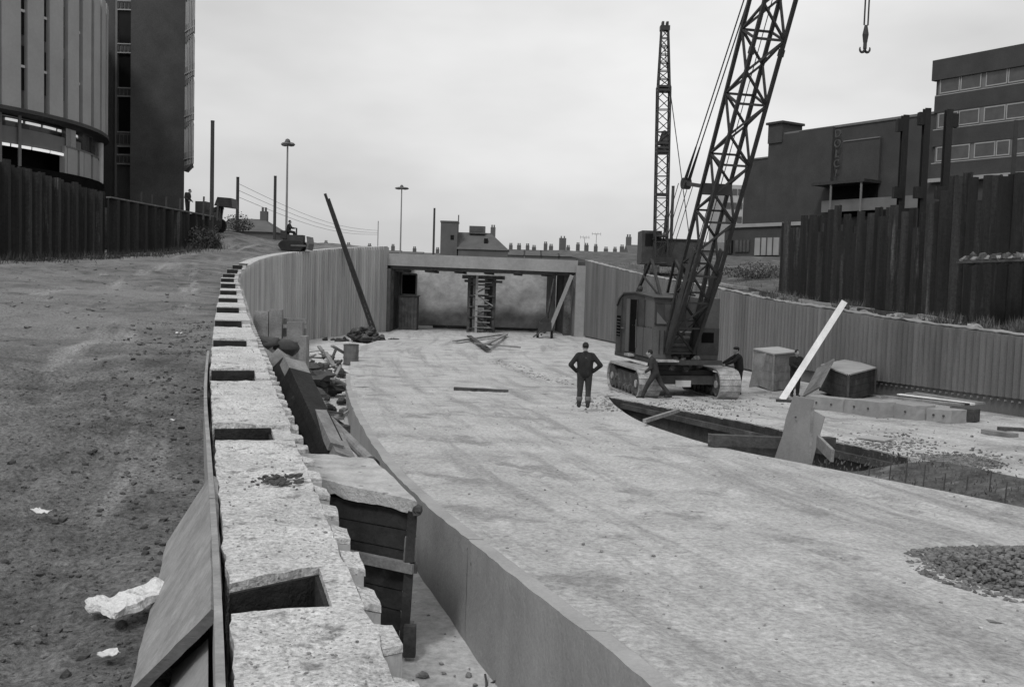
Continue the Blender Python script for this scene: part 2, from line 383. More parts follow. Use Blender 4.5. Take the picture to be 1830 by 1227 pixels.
# dark earth filling the near half of the middle trench
g = MB()
def fillfn(u, v):
    d = lerp(6, 21.5, u); a, b = TED(d), UED(d); x = lerp(a, b + .1, v)
    z = lerp(zroad(a, d) - .5, zroad(b, d) + .03, v ** .8) + .14 * nz2(x, d, 1.3) * math.sin(math.pi * min(1, v + .15)) - .8 * sstep(19.5, 21.5, d)
    return (x, d, z)
g.grid(fillfn, 90, 14)
struct(g.build('trench_fill', 'dark_earth', smooth=True), 'dark earth banked in the near end of the middle trench')
g = MB()     # wide land beyond the bridge
g.grid(lambda u, v: (lerp(-1500, 1500, v), lerp(96.5, 3000, u ** 2), 1.75 + 1.2 * sstep(110, 400, lerp(96.5, 3000, u ** 2))), 12, 12)
struct(g.build('terrain', 'far_ground'))
g = MB()
for x0, x1 in ((-90, -9.9), (4.2, 90)): g.hexa([(x0, 82, -5), (x1, 82, -5), (x1, 97, -5), (x0, 97, -5), (x0, 82, 1.6), (x1, 82, 1.6), (x1, 97, 1.7), (x0, 97, 1.7)])
struct(g.build('hillside', 'bank_earth'), 'solid ground on both sides of the bridge')
g = MB()     # unexcavated face beyond the bridge
def facefn(u, v):
    x = lerp(-11, 5.5, u); w = 1 - abs(2 * u - 1) * .2
    d = lerp(91.5, 96.6, v ** 1.3) + .5 * nz2(x, v * 6, .45) ; z = lerp(-4.7, 1.75, v) + .12 * nz2(x, v * 6, 1.1)
    return (x, d, z)
g.grid(facefn, 70, 36)
struct(g.build('excavated_face', 'excavated_face', smooth=True), 'steep earth face seen through the bridge opening')
# upper ground retained by the left sheet piles
g = MB()
g.hexa([(-75, 40, 1), (-24.6, 40, 1), (-23.2, 53, 1), (-75, 53, 1), (-75, 40, 3.3), (-24.6, 40, 3.3), (-23.2, 53, 3.3), (-75, 53, 3.3)])
g.hexa([(-75, 53, 1), (-23.2, 53, 1), (-19.9, 62, 1), (-75, 75, 1), (-75, 53, 3.3), (-23.2, 53, 3.3), (-19.9, 62, 3.2), (-75, 75, 3.4)])
struct(g.build('raised_ground', 'bank_earth'), 'higher ground held back by the left sheet piles')

# ------------------------------------------------------------------ left retaining wall, with pockets in its top and ribs on its face
def wpt(d, k, z):     # k = distance outward from inner face
    e = .05; t = Vector((LIN(d + e) - LIN(d - e), 2 * e, 0)).normalized(); n = Vector((-t.y, t.x, 0))
    return Vector((LIN(d), d, z)) + n * k
wall = thing('retaining_wall', 'long ribbed concrete retaining wall on the left with pockets in its top', 'retaining wall', (LIN(20), 20, ZS(20)))
WT = .58
WTD = table([(1, .44), (3, .455), (4.2, .475), (6.5, .53), (9.5, .60), (14, .62), (30, .60), (81, .60)])    # measured thickness of the wall
slots = [3.81 + 3.47 * k for k in range(-1, 14)]
cuts = [1.2]
segs = []
for s in slots:
    w = .48 if s > 5 else .56
    if s - w / 2 > cuts[0] + .05:
        segs.append((cuts[-1], s - w / 2, 0)); segs.append((s - w / 2, s + w / 2, 1)); cuts.append(s + w / 2)
d = cuts[-1]
while d < 80.9:
    e = min(81.0, d + 3.6); segs.append((d, e, 0)); d = e
rw = random.Random(3)
SK = {}
for a, b, sl in segs:      # pockets were cut by hand: their ends run a little askew
    if sl: SK[round(a, 3)] = rw.uniform(-.04, .05); SK[round(b, 3)] = .24 if 3 < a < 4.5 else rw.uniform(-.03, .07)
STOP = {}
for i_, (a, b, sl) in enumerate(segs):      # the lengths between pockets are level: the top climbs in small steps
    if not sl and a > 5 and b < slots[-1] + .5: STOP[i_] = ZT((a + b) / 2 + .35)
for i_, (a, b, sl) in enumerate(segs):
    near = a < 16
    lv = STOP.get(i_); lvp = STOP.get(i_ - 1); lvn = STOP.get(i_ + 1)
    a2, b2 = a + .0015, b - .0015
    def cut(q, key, k, z): return wpt(q - SK.get(round(key, 3), 0) * k, k * WTD(q), z)
    def sec(k0, k1, z0, z1off):
        A, B = WTD(a2), WTD(b2)
        return [cut(a2, a, k1, z0), cut(a2, a, k0, z0), cut(b2, b, k0, z0), cut(b2, b, k1, z0), cut(a2, a, k1, (lv or ZT(a2)) + z1off), cut(a2, a, k0, (lv or ZT(a2)) + z1off), cut(b2, b, k0, (lv or ZT(b2)) + z1off), cut(b2, b, k1, (lv or ZT(b2)) + z1off)]
    z0 = ZS(a) - .5
    mb = MB()
    if not sl:
        h = sec(0, 1, z0, 0)
        if near:     # broken, uneven cast top
            hb = sec(0, 1, z0, -.5); mb.hexa(hb)
            ht = hb[4:] + h[4:]
            mb.rough_hexa(ht, 12, max(8, int((b - a) * 16)), 8, .018, 4.5, 1); mb.v = mb.v
        else: mb.hexa(h)
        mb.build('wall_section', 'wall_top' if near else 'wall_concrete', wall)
        if not near:
            cap = sec(.0, 1, 0, .012); lo = sec(0, 1, 0, .002)
            MB().hexa(lo[4:] + cap[4:]).build('wall_top', 'wall_top', wall)
        elif True:
            pass
    else:
        k = .24
        mb.hexa(sec(0, k, z0, -.002)); mb.build('wall_section', 'wall_top', wall)
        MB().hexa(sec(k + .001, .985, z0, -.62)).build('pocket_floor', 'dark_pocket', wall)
        zt_ = ZT(a) - (.03 if near else .006); zl_ = zt_ - .6          # thin dark plates added over the pocket sides to make them darker
        A, B = WTD(a2), WTD(b2)
        zn, zp = (lvn or ZT(b2)) - (.03 if near else .006), (lvp or ZT(a2)) - (.03 if near else .006)
        zin = zt_
        for e_, sg in ((b2, -1), (a2, 1)):
            zt_ = zn if sg < 0 else zp
            ky = b if sg < 0 else a; e2 = e_ + sg * .02
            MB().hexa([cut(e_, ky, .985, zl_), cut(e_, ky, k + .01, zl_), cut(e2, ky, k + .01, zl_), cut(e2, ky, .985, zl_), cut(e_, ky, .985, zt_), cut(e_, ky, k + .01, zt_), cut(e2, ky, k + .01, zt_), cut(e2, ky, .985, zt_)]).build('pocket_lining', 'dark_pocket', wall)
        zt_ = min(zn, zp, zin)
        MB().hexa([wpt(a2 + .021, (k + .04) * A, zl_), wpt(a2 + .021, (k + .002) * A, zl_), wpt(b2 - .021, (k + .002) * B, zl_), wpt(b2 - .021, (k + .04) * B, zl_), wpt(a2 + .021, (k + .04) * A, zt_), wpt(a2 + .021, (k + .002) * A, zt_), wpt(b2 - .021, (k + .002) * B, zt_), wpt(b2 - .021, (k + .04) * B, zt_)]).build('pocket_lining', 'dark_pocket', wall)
# smooth formed outer and inner faces are dressed with ribs
d = 1.5; i = 0
while d < 80.6:
    t = Vector((LIN(d + .1) - LIN(d - .1), .2, 0)).normalized(); w = .25 if d < 13 else .31; dd = w / 2 * t.y
    lo, hi = d - dd, d + dd
    tp = -.035 if d < 40 else .0
    dp = .075
    p = [wpt(lo, -.002, ZS(d) - .4), wpt(lo + .03, -dp, ZS(d) - .4), wpt(hi - .03, -dp, ZS(d) - .4), wpt(hi, -.002, ZS(d) - .4),
         wpt(lo, -.002, ZT(d) + tp), wpt(lo + .03, -dp, ZT(d) + tp), wpt(hi - .03, -dp, ZT(d) + tp), wpt(hi, -.002, ZT(d) + tp)]
    if d < 13:
        mb = MB(); top = [q.copy() for q in p[4:]]
        for q in top[1:3]: q.z += rw.uniform(-.03, .0)
        mb.hexa(p[:4] + top); rib = mb.build('rib', 'wall_concrete', wall)
        t2 = [q + Vector((0, 0, .0005)) for q in top]; t3 = [q + Vector((0, 0, .028)) for q in top]
        MB().rough_hexa(t2 + t3, 3, 3, 1, .008, 9).build('rib_top', 'wall_top', rib)
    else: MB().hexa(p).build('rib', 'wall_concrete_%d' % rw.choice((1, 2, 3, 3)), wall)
    d += .46 * t.y; i += 1

# ------------------------------------------------------------------ right retaining wall
def wptr(d, k, z):
    e = .05; t = Vector((RIN(d + e) - RIN(d - e), 2 * e, 0)).normalized(); n = Vector((t.y, -t.x, 0))
    return Vector((RIN(d), d, z)) + n * k
wallr = thing('retaining_wall', 'long dark grey ribbed concrete wall on the right, dropping away from the bridge', 'retaining wall', (RIN(40), 40, ZR(40)))
d = 14.0
while d < 81:
    e = min(81, d + 3.35)
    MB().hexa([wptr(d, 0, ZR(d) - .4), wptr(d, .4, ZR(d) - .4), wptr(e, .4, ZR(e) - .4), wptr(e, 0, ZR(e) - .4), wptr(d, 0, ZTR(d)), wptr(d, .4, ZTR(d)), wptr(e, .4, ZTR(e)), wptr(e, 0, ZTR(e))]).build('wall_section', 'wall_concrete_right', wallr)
    mb = MB(); zc = rw.uniform(.02, .05)
    mb.rough_hexa([wptr(d + .01, -.03, ZTR(d) + .001), wptr(d + .01, .44, ZTR(d) + .001), wptr(e - .01, .44, ZTR(e) + .001), wptr(e - .01, -.03, ZTR(e) + .001), wptr(d + .01, -.03, ZTR(d) + zc), wptr(d + .01, .44, ZTR(d) + zc), wptr(e - .01, .44, ZTR(e) + zc), wptr(e - .01, -.03, ZTR(e) + zc)], 3, 18, 1, .05, 2.3, 5)
    mb.build('coping', 'bridge_concrete', wallr)
    d = e
d = 14.2
while d < 80.6:
    t = Vector((RIN(d + .1) - RIN(d - .1), .2, 0)).normalized(); w = .235; dd = w / 2 * t.y
    lo, hi = d - dd, d + dd; zb = ZR(d) + (.55 if d < 46 else .1)
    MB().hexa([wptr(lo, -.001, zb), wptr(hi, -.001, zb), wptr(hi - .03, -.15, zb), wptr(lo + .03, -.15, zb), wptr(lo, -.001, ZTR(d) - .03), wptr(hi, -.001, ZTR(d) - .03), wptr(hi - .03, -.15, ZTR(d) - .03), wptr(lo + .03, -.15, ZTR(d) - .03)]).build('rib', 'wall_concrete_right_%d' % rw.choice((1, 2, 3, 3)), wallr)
    if 26 < d < 40: MB().box(wptr(d + .2, -.02, zb - .12), (.06, .06, .06)).build('tie_bolt', 'concrete_pale', wallr)
    d += .325 * t.y

# ------------------------------------------------------------------ bridge
br = thing('bridge', 'flat concrete road bridge across the cutting on a central trestle', 'bridge', (-2.5, 82, ZL(82)))
BL, BR_ = -10.05, 4.95
def rect(x0, x1, d0, d1, z0, z1, m, name, parent, tilt=0):
    return MB().hexa([(x0, d0, z0), (x1, d0, z0 - tilt), (x1, d1, z0 - tilt), (x0, d1, z0), (x0, d0, z1), (x1, d0, z1 - tilt), (x1, d1, z1 - tilt), (x0, d1, z1)]).build(name, m, parent)
rect(BL - .3, BR_ + .2, 81.05, 81.75, .88, 1.87, 'bridge_concrete', 'edge_beam', br, .14)
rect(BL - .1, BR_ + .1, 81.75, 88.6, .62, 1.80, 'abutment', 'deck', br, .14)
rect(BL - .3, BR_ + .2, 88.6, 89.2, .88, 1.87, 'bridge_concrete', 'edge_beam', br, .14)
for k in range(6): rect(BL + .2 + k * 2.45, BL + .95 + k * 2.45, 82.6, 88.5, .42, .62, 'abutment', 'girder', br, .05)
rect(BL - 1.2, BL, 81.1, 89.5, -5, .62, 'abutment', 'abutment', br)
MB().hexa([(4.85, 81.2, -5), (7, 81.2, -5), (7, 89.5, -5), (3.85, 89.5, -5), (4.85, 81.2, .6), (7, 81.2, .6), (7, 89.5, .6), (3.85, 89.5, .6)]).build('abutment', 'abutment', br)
MB().hexa([(5.0, 80.2, -5), (6.2, 80.2, -5), (6.2, 81.2, -5), (5.0, 81.2, -5), (5.0, 80.2, 1.3), (6.2, 80.2, 1.3), (6.2, 81.2, 1.3), (5.0, 81.2, 1.3)]).build('pilaster', 'bridge_concrete', br)
rect(2.95, 3.75, 88.9, 89.6, -4.6, .5, 'concrete_pale', 'column', br)
rect(BL - 1.2, BL - .3, 80.9, 82.2, -5, 2.35, 'wall_concrete', 'pilaster', br)
# trestle in the middle of the opening
tr = MB(); X0, X1 = at(836, 540, 83).x, at(890, 540, 83).x
def bb(a, b, w, nm='brace', m='timber_dark', h=None): return MB().beam(a, b, w, h or w).build(nm, m, br)
for x in (X0 + .1, X0 + .55, (X0 + X1) / 2 + .25, X1 - .35):
    for dd in (82.6, 84.4): bb((x, dd, -4.5), (x, dd, .28), .24, 'trestle_leg', 'abutment' if x == X0 + .55 and dd == 82.6 else 'timber_dark')
bb((X0 + .75, 82.4, -4.5), (X0 + .75, 82.4, .28), .2, 'trestle_leg', 'bridge_concrete')
for dd in (82.6, 84.4):
    bb((X0 - .5, dd, .14), (X1 + .5, dd, .14), .26, 'cap_beam', h=.30)
    bb((X0 - .3, dd, -.2), (X1 + .3, dd, -.2), .2, 'cap_beam')
    for k in range(5): bb((X0 + .1, dd - .15, -4.1 + k * .9), (X1 - .3, dd - .15, -4.1 + k * .9), .12, 'rung')
    for k in range(4): bb((X0 + .55 if k % 2 else X1 - .4, dd - .22, -4.1 + k * .95), (X1 - .4 if k % 2 else X0 + .55, dd - .22, -3.2 + k * .95), .09, 'brace', 'timber_mid' if k == 2 else 'timber_dark')
for k in range(9): bb((X0 + .5 + rw.uniform(0, .3), 82.3, -4 + k * .46), (X1 - .5 - rw.uniform(0, .3), 82.3, -4 + k * .46 + rw.uniform(-.05, .05)), .07, 'packing', 'timber_mid')
for x_, w_ in ((X0 + .35, .5), (X1 - .75, .7)): MB().box((x_, 83.4, -2.1), (w_, .5, 4.4)).build('infill', 'timber_dark', br)
mb = MB().beam((BL + 3, 88, -4.35), (3, 88, -4.4), .3, .35); mb.build('sill_beam', 'timber_dark', br)
# white framed opening and prop inside
fr = at(718, 489, 88); f2 = at(744, 527, 88)
sf = thing('timber_hoarding', 'pale timber frame standing against the left abutment under the bridge', 'frame', (fr.x, 88, f2.z))
for a, b in (((fr.x, fr.z), (f2.x, fr.z)), ((f2.x, fr.z), (f2.x, f2.z)), ((f2.x, f2.z), (fr.x, f2.z)), ((fr.x, f2.z), (fr.x, fr.z))):
    MB().beam((a[0], 87.9, a[1]), (b[0], 87.9, b[1]), .14, .14, (0, 1, 0)).build('frame_bar', 'concrete_pale', sf)
MB().box(((fr.x + f2.x) / 2, 88.0, (fr.z + f2.z) / 2), (f2.x - fr.x - .1, .05, fr.z - f2.z - .1)).build('backing', 'interior_dark', sf)
for x in (fr.x + .1, f2.x - .1): MB().beam((x, 88.05, f2.z), (x, 88.05, -4.5), .12, .12).build('post', 'timber_dark', sf)
p0, p1 = at(712, 596, 82.5), at(746, 530, 82.5)
hut = thing('site_hut', 'dark upright hut inside the bridge opening by the left abutment', 'hut', ((p0.x + p1.x) / 2, 83, p0.z))
MB().box(((p0.x + p1.x) / 2, 83.2, (p0.z + p1.z) / 2), (p1.x - p0.x, 1.4, p1.z - p0.z)).build('cabin', 'timber_dark', hut)
for k in range(6): MB().box((p0.x + .12 + k * (p1.x - p0.x) / 6, 82.47, (p0.z + p1.z) / 2), (.2, .04, p1.z - p0.z - .1)).build('board', 'timber_dark', hut)
MB().box(((p0.x + p1.x) / 2, 83.2, p1.z + .04), (p1.x - p0.x + .2, 1.6, .08)).build('roof', 'black_steel', hut)
a, b = at(1022, 492, 80.4), at(978, 590, 80.0)
pr = thing('raking_prop', 'pale sloping prop leaning on the right side of the bridge mouth', 'prop', (b.x, b.y, ZR(80)))
b.z = ZR(80); MB().beam(b, a, .3, .22, (0, 1, 0)).build('shaft', 'bridge_concrete', pr); MB().box((b.x, b.y, b.z + .08), (.8, .8, .16)).build('foot', 'concrete_pale', pr)
a, b = at(992, 490, 81.6), at(972, 588, 80.4); b.z = ZR(80)
pr = thing('raking_prop', 'thin dark prop rising behind the compressor at the bridge mouth', 'prop', b)
MB().beam(b, a, .14, .14).build('shaft', 'timber_dark', pr); MB().box((b.x, b.y, b.z + .06), (.5, .5, .12)).build('foot', 'timber_dark', pr)
c = on(973, 603, ZR(76))
cp = thing('compressor', 'small dark wheeled compressor in front of the right bridge abutment', 'compressor', c)
MB().box(c + Vector((0, 0, .85)), (1.0, 1.5, .7)).build('housing', 'crane_dark', cp); MB().tube([c + Vector((0, -.6, 1.2)), c + Vector((0, .6, 1.2))], .38, 10).build('tank', 'black_steel', cp)
MB().tube([c + Vector((.2, 0, 1.5)), c + Vector((.2, 0, 2.0))], .08).build('exhaust', 'black_steel', cp)
for sx in (-1, 1): MB().tube([c + Vector((sx * .45, -.3, .28)), c + Vector((sx * .63, -.3, .28))], .30, 12).build('wheel', 'tyre', cp)
MB().beam(c + Vector((-.3, -.7, .5)), c + Vector((-.9, -1.3, .1)), .08, .08).build('tow_bar', 'grey_steel', cp)

# ------------------------------------------------------------------ crawler crane in the roadway
def rotz(h): return Matrix.Rotation(h, 4, 'Z')
def frame(pos, heading):   # local +Y = forward; heading clockwise angle from -Y (towards the camera) to +X
    h = Vector((math.sin(heading), -math.cos(heading), 0)); r = Vector((h.y, -h.x, 0))
    M = Matrix((r, h, Vector((0, 0, 1)))).transposed().to_4x4(); M.translation = pos
    return M
def lattice(parent, A, B, wa, wb, ha, hb, up, nb, ch, bs, m, cname='chord'):
    """four chords from A to B with zig-zag braces on the four faces"""
    A = Vector(A); B = Vector(B); t = (B - A).normalized(); sx = t.cross(Vector(up)).normalized(); uy = sx.cross(t).normalized()
    def P(k, i):
        s = i / nb; w = lerp(wa, wb, s) / 2; h = lerp(ha, hb, s) / 2; c = A.lerp(B, s)
        return c + sx * (w, -w, -w, w)[k] + uy * (h, h, -h, -h)[k]
    for k in range(4): MB().beam(P(k, 0), P(k, nb), ch, ch, uy).build(cname, m, parent)
    for i in range(nb):
        for k in range(4):
            k2 = (k + 1) % 4
            a, b = (P(k, i), P(k2, i + 1)) if (i + k) % 2 == 0 else (P(k2, i), P(k, i + 1))
            MB().beam(a, b, bs, bs).build('brace', m, parent)
            if i % 2 == 0 or nb < 8: MB().beam(P(k, i), P(k2, i), bs, bs).build('brace', m, parent)
CZ = zroad(5.65, 35)
cpos = Vector((5.65, 35.0, CZ))
crane = thing('crawler_crane', 'dark crawler crane with lattice jib standing in the roadway', 'crane', cpos)
MU = frame(cpos, R(10.5)); MS = frame(cpos, R(14))
def track(side):
    x = side * 1.42; L, H, W = 3.9, 1.02, .74; r = H / 2
    tr = MB().box((x, 0, r), (W * .62, L - H, H * .55), MU).build('crawler_track', 'track_side', crane)
    per = []
    n = 18
    for i in range(n): per.append((-(L - H) / 2 + (L - H) * (i + .5) / n, 0.03, 0)); 
    for i in range(n): per.append((-(L - H) / 2 + (L - H) * (i + .5) / n, H - .03, 0))
    for e in (-1, 1):
        for i in range(8):
            a = math.pi * (i + .5) / 8 - math.pi / 2; per.append((e * ((L - H) / 2 + math.cos(a) * (r - .03)), r + math.sin(a) * (r - .03), a * e))
    for y, z, a in per:
        M2 = MU @ Matrix.Translation((x, y, z))
        flat = abs(abs(y) - 0) <= (L - H) / 2
        if flat: MB().box((0, 0, 0), (W, (L - H) / n * .93, .07), M2).build('shoe', 'track_steel', tr)
        else:
            an = math.atan2(z - r, abs(y) - (L - H) / 2)
            rot = Matrix.Rotation((math.pi / 2 - an) * (-1 if y > 0 else 1), 4, 'X')
            MB().box((0, 0, 0), (W, r * math.pi / 8 * .93, .07), M2 @ rot).build('shoe', 'track_steel', tr)
    for s2 in (-1, 1):
        for i, (y, rr) in enumerate([(-(L - H) / 2, .40), ((L - H) / 2, .40)] + [(-1.0 + k * .4, .14) for k in range(6)]):
            z = r if rr > .3 else .24
            q = [MU @ Vector((x + s2 * W * .30, y, z)), MU @ Vector((x + s2 * W * .42, y, z))]
            MB().tube(q, rr, 14).build('roller' if rr < .3 else 'sprocket', 'track_side', tr)
            if rr > .3:
                q = [MU @ Vector((x + s2 * W * .42, y, z)), MU @ Vector((x + s2 * W * .47, y, z))]
                MB().tube(q, .13, 10).build('hub', 'track_steel', tr)
track(-1); track(1)
MB().box((0, 0, .72), (2.4, 1.7, .42), MU).build('car_body', 'crane_dark', crane)
for y in (-1.05, 1.05): MB().box((0, y, .62), (2.3, .3, .3), MU).build('axle_beam', 'crane_dark', crane)
MB().box((0.0, 1.22, .50), (.55, .03, .22), MU).build('plate', 'frame_white', crane)
MB().tube([MS @ Vector((0, 0, .9)), MS @ Vector((0, 0, 1.16))], .85, 24).build('slew_ring', 'grey_steel', crane)
MB().box((0, -.55, 1.24), (2.4, 4.1, .16), MS).build('deck', 'crane_dark', crane)
# house: side profile with rounded rear, right half set back at the front for the jib foot
def house(x0, x1, yf, m, nm):
    prof = [(-2.55, 1.33), (yf, 1.33), (yf, 3.42), (-1.0, 3.55), (-1.75, 3.50), (-2.2, 3.36), (-2.45, 3.1), (-2.55, 2.8)]
    return MB().prism(prof, x0, x1, lambda u, v, w: MS @ Vector((w, u, v))).build(nm, m, crane)
hs = house(-1.2, -.36, 1.15, 'crane_paint', 'house')    # built so that -x is camera right
hs2 = house(-.36 + .002, 1.2, .25, 'crane_dark', 'house')
house_l = MB().prism([(-2.5, 1.34), (1.12, 1.34), (1.12, 3.36), (-.6, 3.5), (-1.75, 3.45), (-2.4, 3.0)], .50, 1.195, lambda u, v, w: MS @ Vector((w, u, v))).build('operator_cab', 'crane_paint', crane)
def fl(u0, u1, v0, v1, w, m, nm, par, axis='x', th=.03):
    if axis == 'x': c, s = (w, (u0 + u1) / 2, (v0 + v1) / 2), (th, abs(u1 - u0), v1 - v0)
    else: c, s = ((u0 + u1) / 2, w, (v0 + v1) / 2), (abs(u1 - u0), th, v1 - v0)
    return MB().box(c, s, MS).build(nm, m, par)
for sx in (1,):
    X = 1.21
    fl(-1.05, -.42, 1.42, 3.28, X, 'interior_dark', 'doorway', house_l)
    fl(-1.40, -1.08, 1.40, 3.30, X + .02, 'crane_paint', 'sliding_door', house_l)
    fl(-2.42, -2.0, 1.9, 2.65, X, 'interior_dark', 'vent_panel', house_l)
    for k in range(6): fl(-2.40, -2.02, 1.95 + k * .115, 1.99 + k * .115, X + .03, 'crane_dark', 'vent_slat', house_l)
    for yy in (-1.95, -1.45, -.38, .3): fl(yy - .02, yy + .02, 1.36, 3.3, X + .01, 'crane_dark', 'panel_seam', house_l)
    fl(-1.85, -1.58, 2.2, 2.24, X + .04, 'grey_steel', 'grab_handle', house_l)
    fl(-.36, 1.1, 1.36, 2.35, X + .005, 'crane_paint', 'lower_panel', house_l)
roofp = [(1.2, 3.36), (1.22, 3.41), (-.6, 3.56), (-1.75, 3.52), (-2.25, 3.30), (-2.48, 3.02), (-2.42, 3.0), (-2.2, 3.25), (-1.75, 3.46), (-.6, 3.51)]
MB().prism(roofp, .46, 1.25, lambda u, v, w: MS @ Vector((w, u, v))).build('roof_sheet', 'crane_dark', house_l)
for k in range(14): fl(-2.3 + k * .25, -2.27 + k * .25, 2.36, 2.39, 1.225, 'crane_dark', 'rivet', house_l)
for k in range(3): fl(.62 + k * .17, .64 + k * .17, 1.5, 2.3, 1.14, 'crane_dark', 'panel_seam', house_l, 'y')
MB().tube([MS @ Vector((1.26, -.30, 1.6)), MS @ Vector((1.28, -.30, 2.6))], .018, 6).build('grab_rail', 'grey_steel', house_l)
fl(-1.0, -.5, 1.28, 1.36, 1.32, 'track_steel', 'door_step', house_l, 'x', .2)
fl(.55, 1.14, 2.55, 3.20, 1.13, 'glass_grey', 'window', house_l, 'y')
for (a, b, c_, d_) in ((.52, .56, 2.5, 3.24), (1.12, 1.16, 2.5, 3.24), (.52, 1.16, 2.49, 2.54), (.52, 1.16, 3.20, 3.25), (.82, .85, 2.54, 3.2)):
    fl(a, b, c_, d_, 1.145, 'crane_dark', 'window_bar', house_l, 'y')
MB().add([MS @ Vector(q) for q in ((1.1, 1.165, 2.52), (.72, 1.165, 2.52), (1.1, 1.165, 2.92), (1.1, 1.15, 2.52), (.72, 1.15, 2.52), (1.1, 1.15, 2.92))], [(0, 1, 2), (3, 5, 4), (0, 3, 4, 1), (1, 4, 5, 2), (2, 5, 3, 0)]).build('reflector_sheet', 'panel_grey', house_l)
fl(-1.2, -.4, 1.5, 2.4, 1.17, 'crane_dark', 'front_panel', hs, 'y'); fl(-1.0, -.55, 1.9, 2.25, 1.18, 'interior_dark', 'vent_panel', hs, 'y')
fl(-.3, .48, 1.36, 2.0, .62, 'crane_dark', 'winch_guard', crane, 'y', .5)
fl(-.3, .4, 2.22, 2.27, .9, 'frame_light', 'rail', crane, 'y', .05)
for x in (-.2, .25): MB().tube([MS @ Vector((x - .24, .55, 1.75)), MS @ Vector((x + .24, .55, 1.75))], .34, 16).build('winch_drum', 'grey_steel', crane)
for x in (-.45, .0, .42): MB().beam(MS @ Vector((x, .9, 1.3)), MS @ Vector((x * .7, .8, 2.0)), .07, .07).build('lever', 'grey_steel', crane)
MB().box((.86, 1.5, 1.30), (.75, .5, .06), MS).build('step_plate', 'track_steel', crane)
for k in range(7):   # machinery seen at the open front below the jib
    MB().blob(MS @ Vector((-.5 + .17 * k, 1.2 + .1 * math.sin(k * 2.1), 1.18 + .16 * math.sin(k * 1.7))), .15, k).build('gear', 'track_side', crane)
# A-frame on the roof
ap = [MS @ Vector((x, -1.15, 4.75)) for x in (-.45, .45)]
for i, x in enumerate((-.62, .62)):
    MB().beam(MS @ Vector((x, .35, 3.35)), ap[i], .09, .09).build('gantry_leg', 'black_steel', crane); MB().beam(MS @ Vector((x, -2.2, 3.35)), ap[i], .09, .09).build('gantry_leg', 'black_steel', crane)
    MB().beam(MS @ Vector((x, .35, 3.37)), MS @ Vector((x, -1.5, 4.15)), .06, .06).build('gantry_brace', 'black_steel', crane)
MB().beam(ap[0], ap[1], .16, .16).build('gantry_head', 'black_steel', crane)
MB().beam(MS @ Vector((.62, -2.2, 3.5)), MS @ Vector((-.62, .35, 3.5)), .06, .06).build('gantry_brace', 'black_steel', crane)
MB().blob(MS @ Vector((1.0, -.75, 3.66)), .11).build('roof_vent', 'black_steel', crane)
# jib
BETA = R(62)
foot = MS @ Vector((.27, 1.22, 1.62)); bdir = (MS.to_3x3() @ Vector((0, math.cos(BETA), math.sin(BETA)))).normalized(); bup = MS.to_3x3() @ Vector((0, -math.sin(BETA), math.cos(BETA)))
BLEN = 16.0
while BLEN < 26 and (foot + bdir * BLEN).x < at(1552, 84, (foot + bdir * BLEN).y).x - .12: BLEN += .05
jib = MB().beam(foot + bdir * 3.05, foot + bdir * 3.2, .95, .95, bup)
jb = MB().tube([foot - (MS.to_3x3() @ Vector((.5, 0, 0))), foot + (MS.to_3x3() @ Vector((.5, 0, 0)))], .12, 10).build('jib', 'black_steel', crane)
lattice(jb, foot, foot + bdir * 3.1, .92, .92, .30, .92, bup, 3, .12, .06, 'black_steel')
lattice(jb, foot + bdir * 3.1, foot + bdir * (BLEN - 3.2), .92, .92, .92, .92, bup, max(8, round((BLEN - 6.3) / .92)), .10, .062, 'black_steel')
lattice(jb, foot + bdir * (BLEN - 3.2), foot + bdir * BLEN, .92, .6, .92, .3, bup, 3, .085, .05, 'black_steel')
tip = foot + bdir * BLEN
sxv = MS.to_3x3() @ Vector((1, 0, 0))
for s_ in (-1, 1):
    for w0, w1 in ((2.9, 3.3), (10.2, 10.4)):
        MB().beam(foot + bdir * w0 + sxv * s_ * .46 - bup * .46, foot + bdir * w1 + sxv * s_ * .46 - bup * .46, .14, .14, bup).build('splice_plate', 'black_steel', jb)
MB().tube([tip - sxv * .3, tip + sxv * .3], .28, 14).build('head_sheave', 'black_steel', jb)
# solid plated leg faces low on the jib
for s_ in (-1, 1): MB().beam(foot + sxv * s_ * .47, foot + bdir * 3.9 + sxv * s_ * .47 - bup * .12, .05, .40, bup, .05, .22).build('foot_plate', 'crane_dark', jb)
# bridle, pendants, hoist ropes
bridle = at(1226, 328, 35.0)
bd = MB().tube([bridle - sxv * .13, bridle + sxv * .13], .20, 14).build('bridle', 'black_steel', crane)
for s_ in (-.28, -.1, .1, .28):
    MB().tube([bridle + sxv * s_, ap[0].lerp(ap[1], .5 + s_)], .014, 5).build('luffing_rope', 'rope', crane)
for s_ in (-.07, .07):
    MB().tube([bridle + sxv * s_, tip + sxv * s_ * .9], .022, 5).build('pendant_rope', 'rope', crane)
    e = bridle + (tip - bridle).normalized() * 1.5
    MB().tube([bridle + sxv * s_, e + sxv * s_], [.07, .03], 6).build('pendant_socket', 'black_steel', crane)
jp = foot + bdir * 5.75 + bup * .45
MB().beam(bridle, jp, .12, .12).build('bridle_strut', 'black_steel', crane)
MB().beam(jp - bup * .1 - sxv * .46, jp - bup * .1 + sxv * .46, .26, .34).build('strut_crosshead', 'black_steel', jb)
hookp = at(1552, 84, tip.y); hz = hookp.z
htop = Vector((tip.x + bdir.x * .3, tip.y, tip.z)); hp = Vector((htop.x, htop.y, hz))
for s_ in (-.05, .05): MB().tube([htop + sxv * s_, Vector((hp.x, hp.y, hz + .5)) + sxv * s_], .02, 5).build('hoist_rope', 'rope', crane)
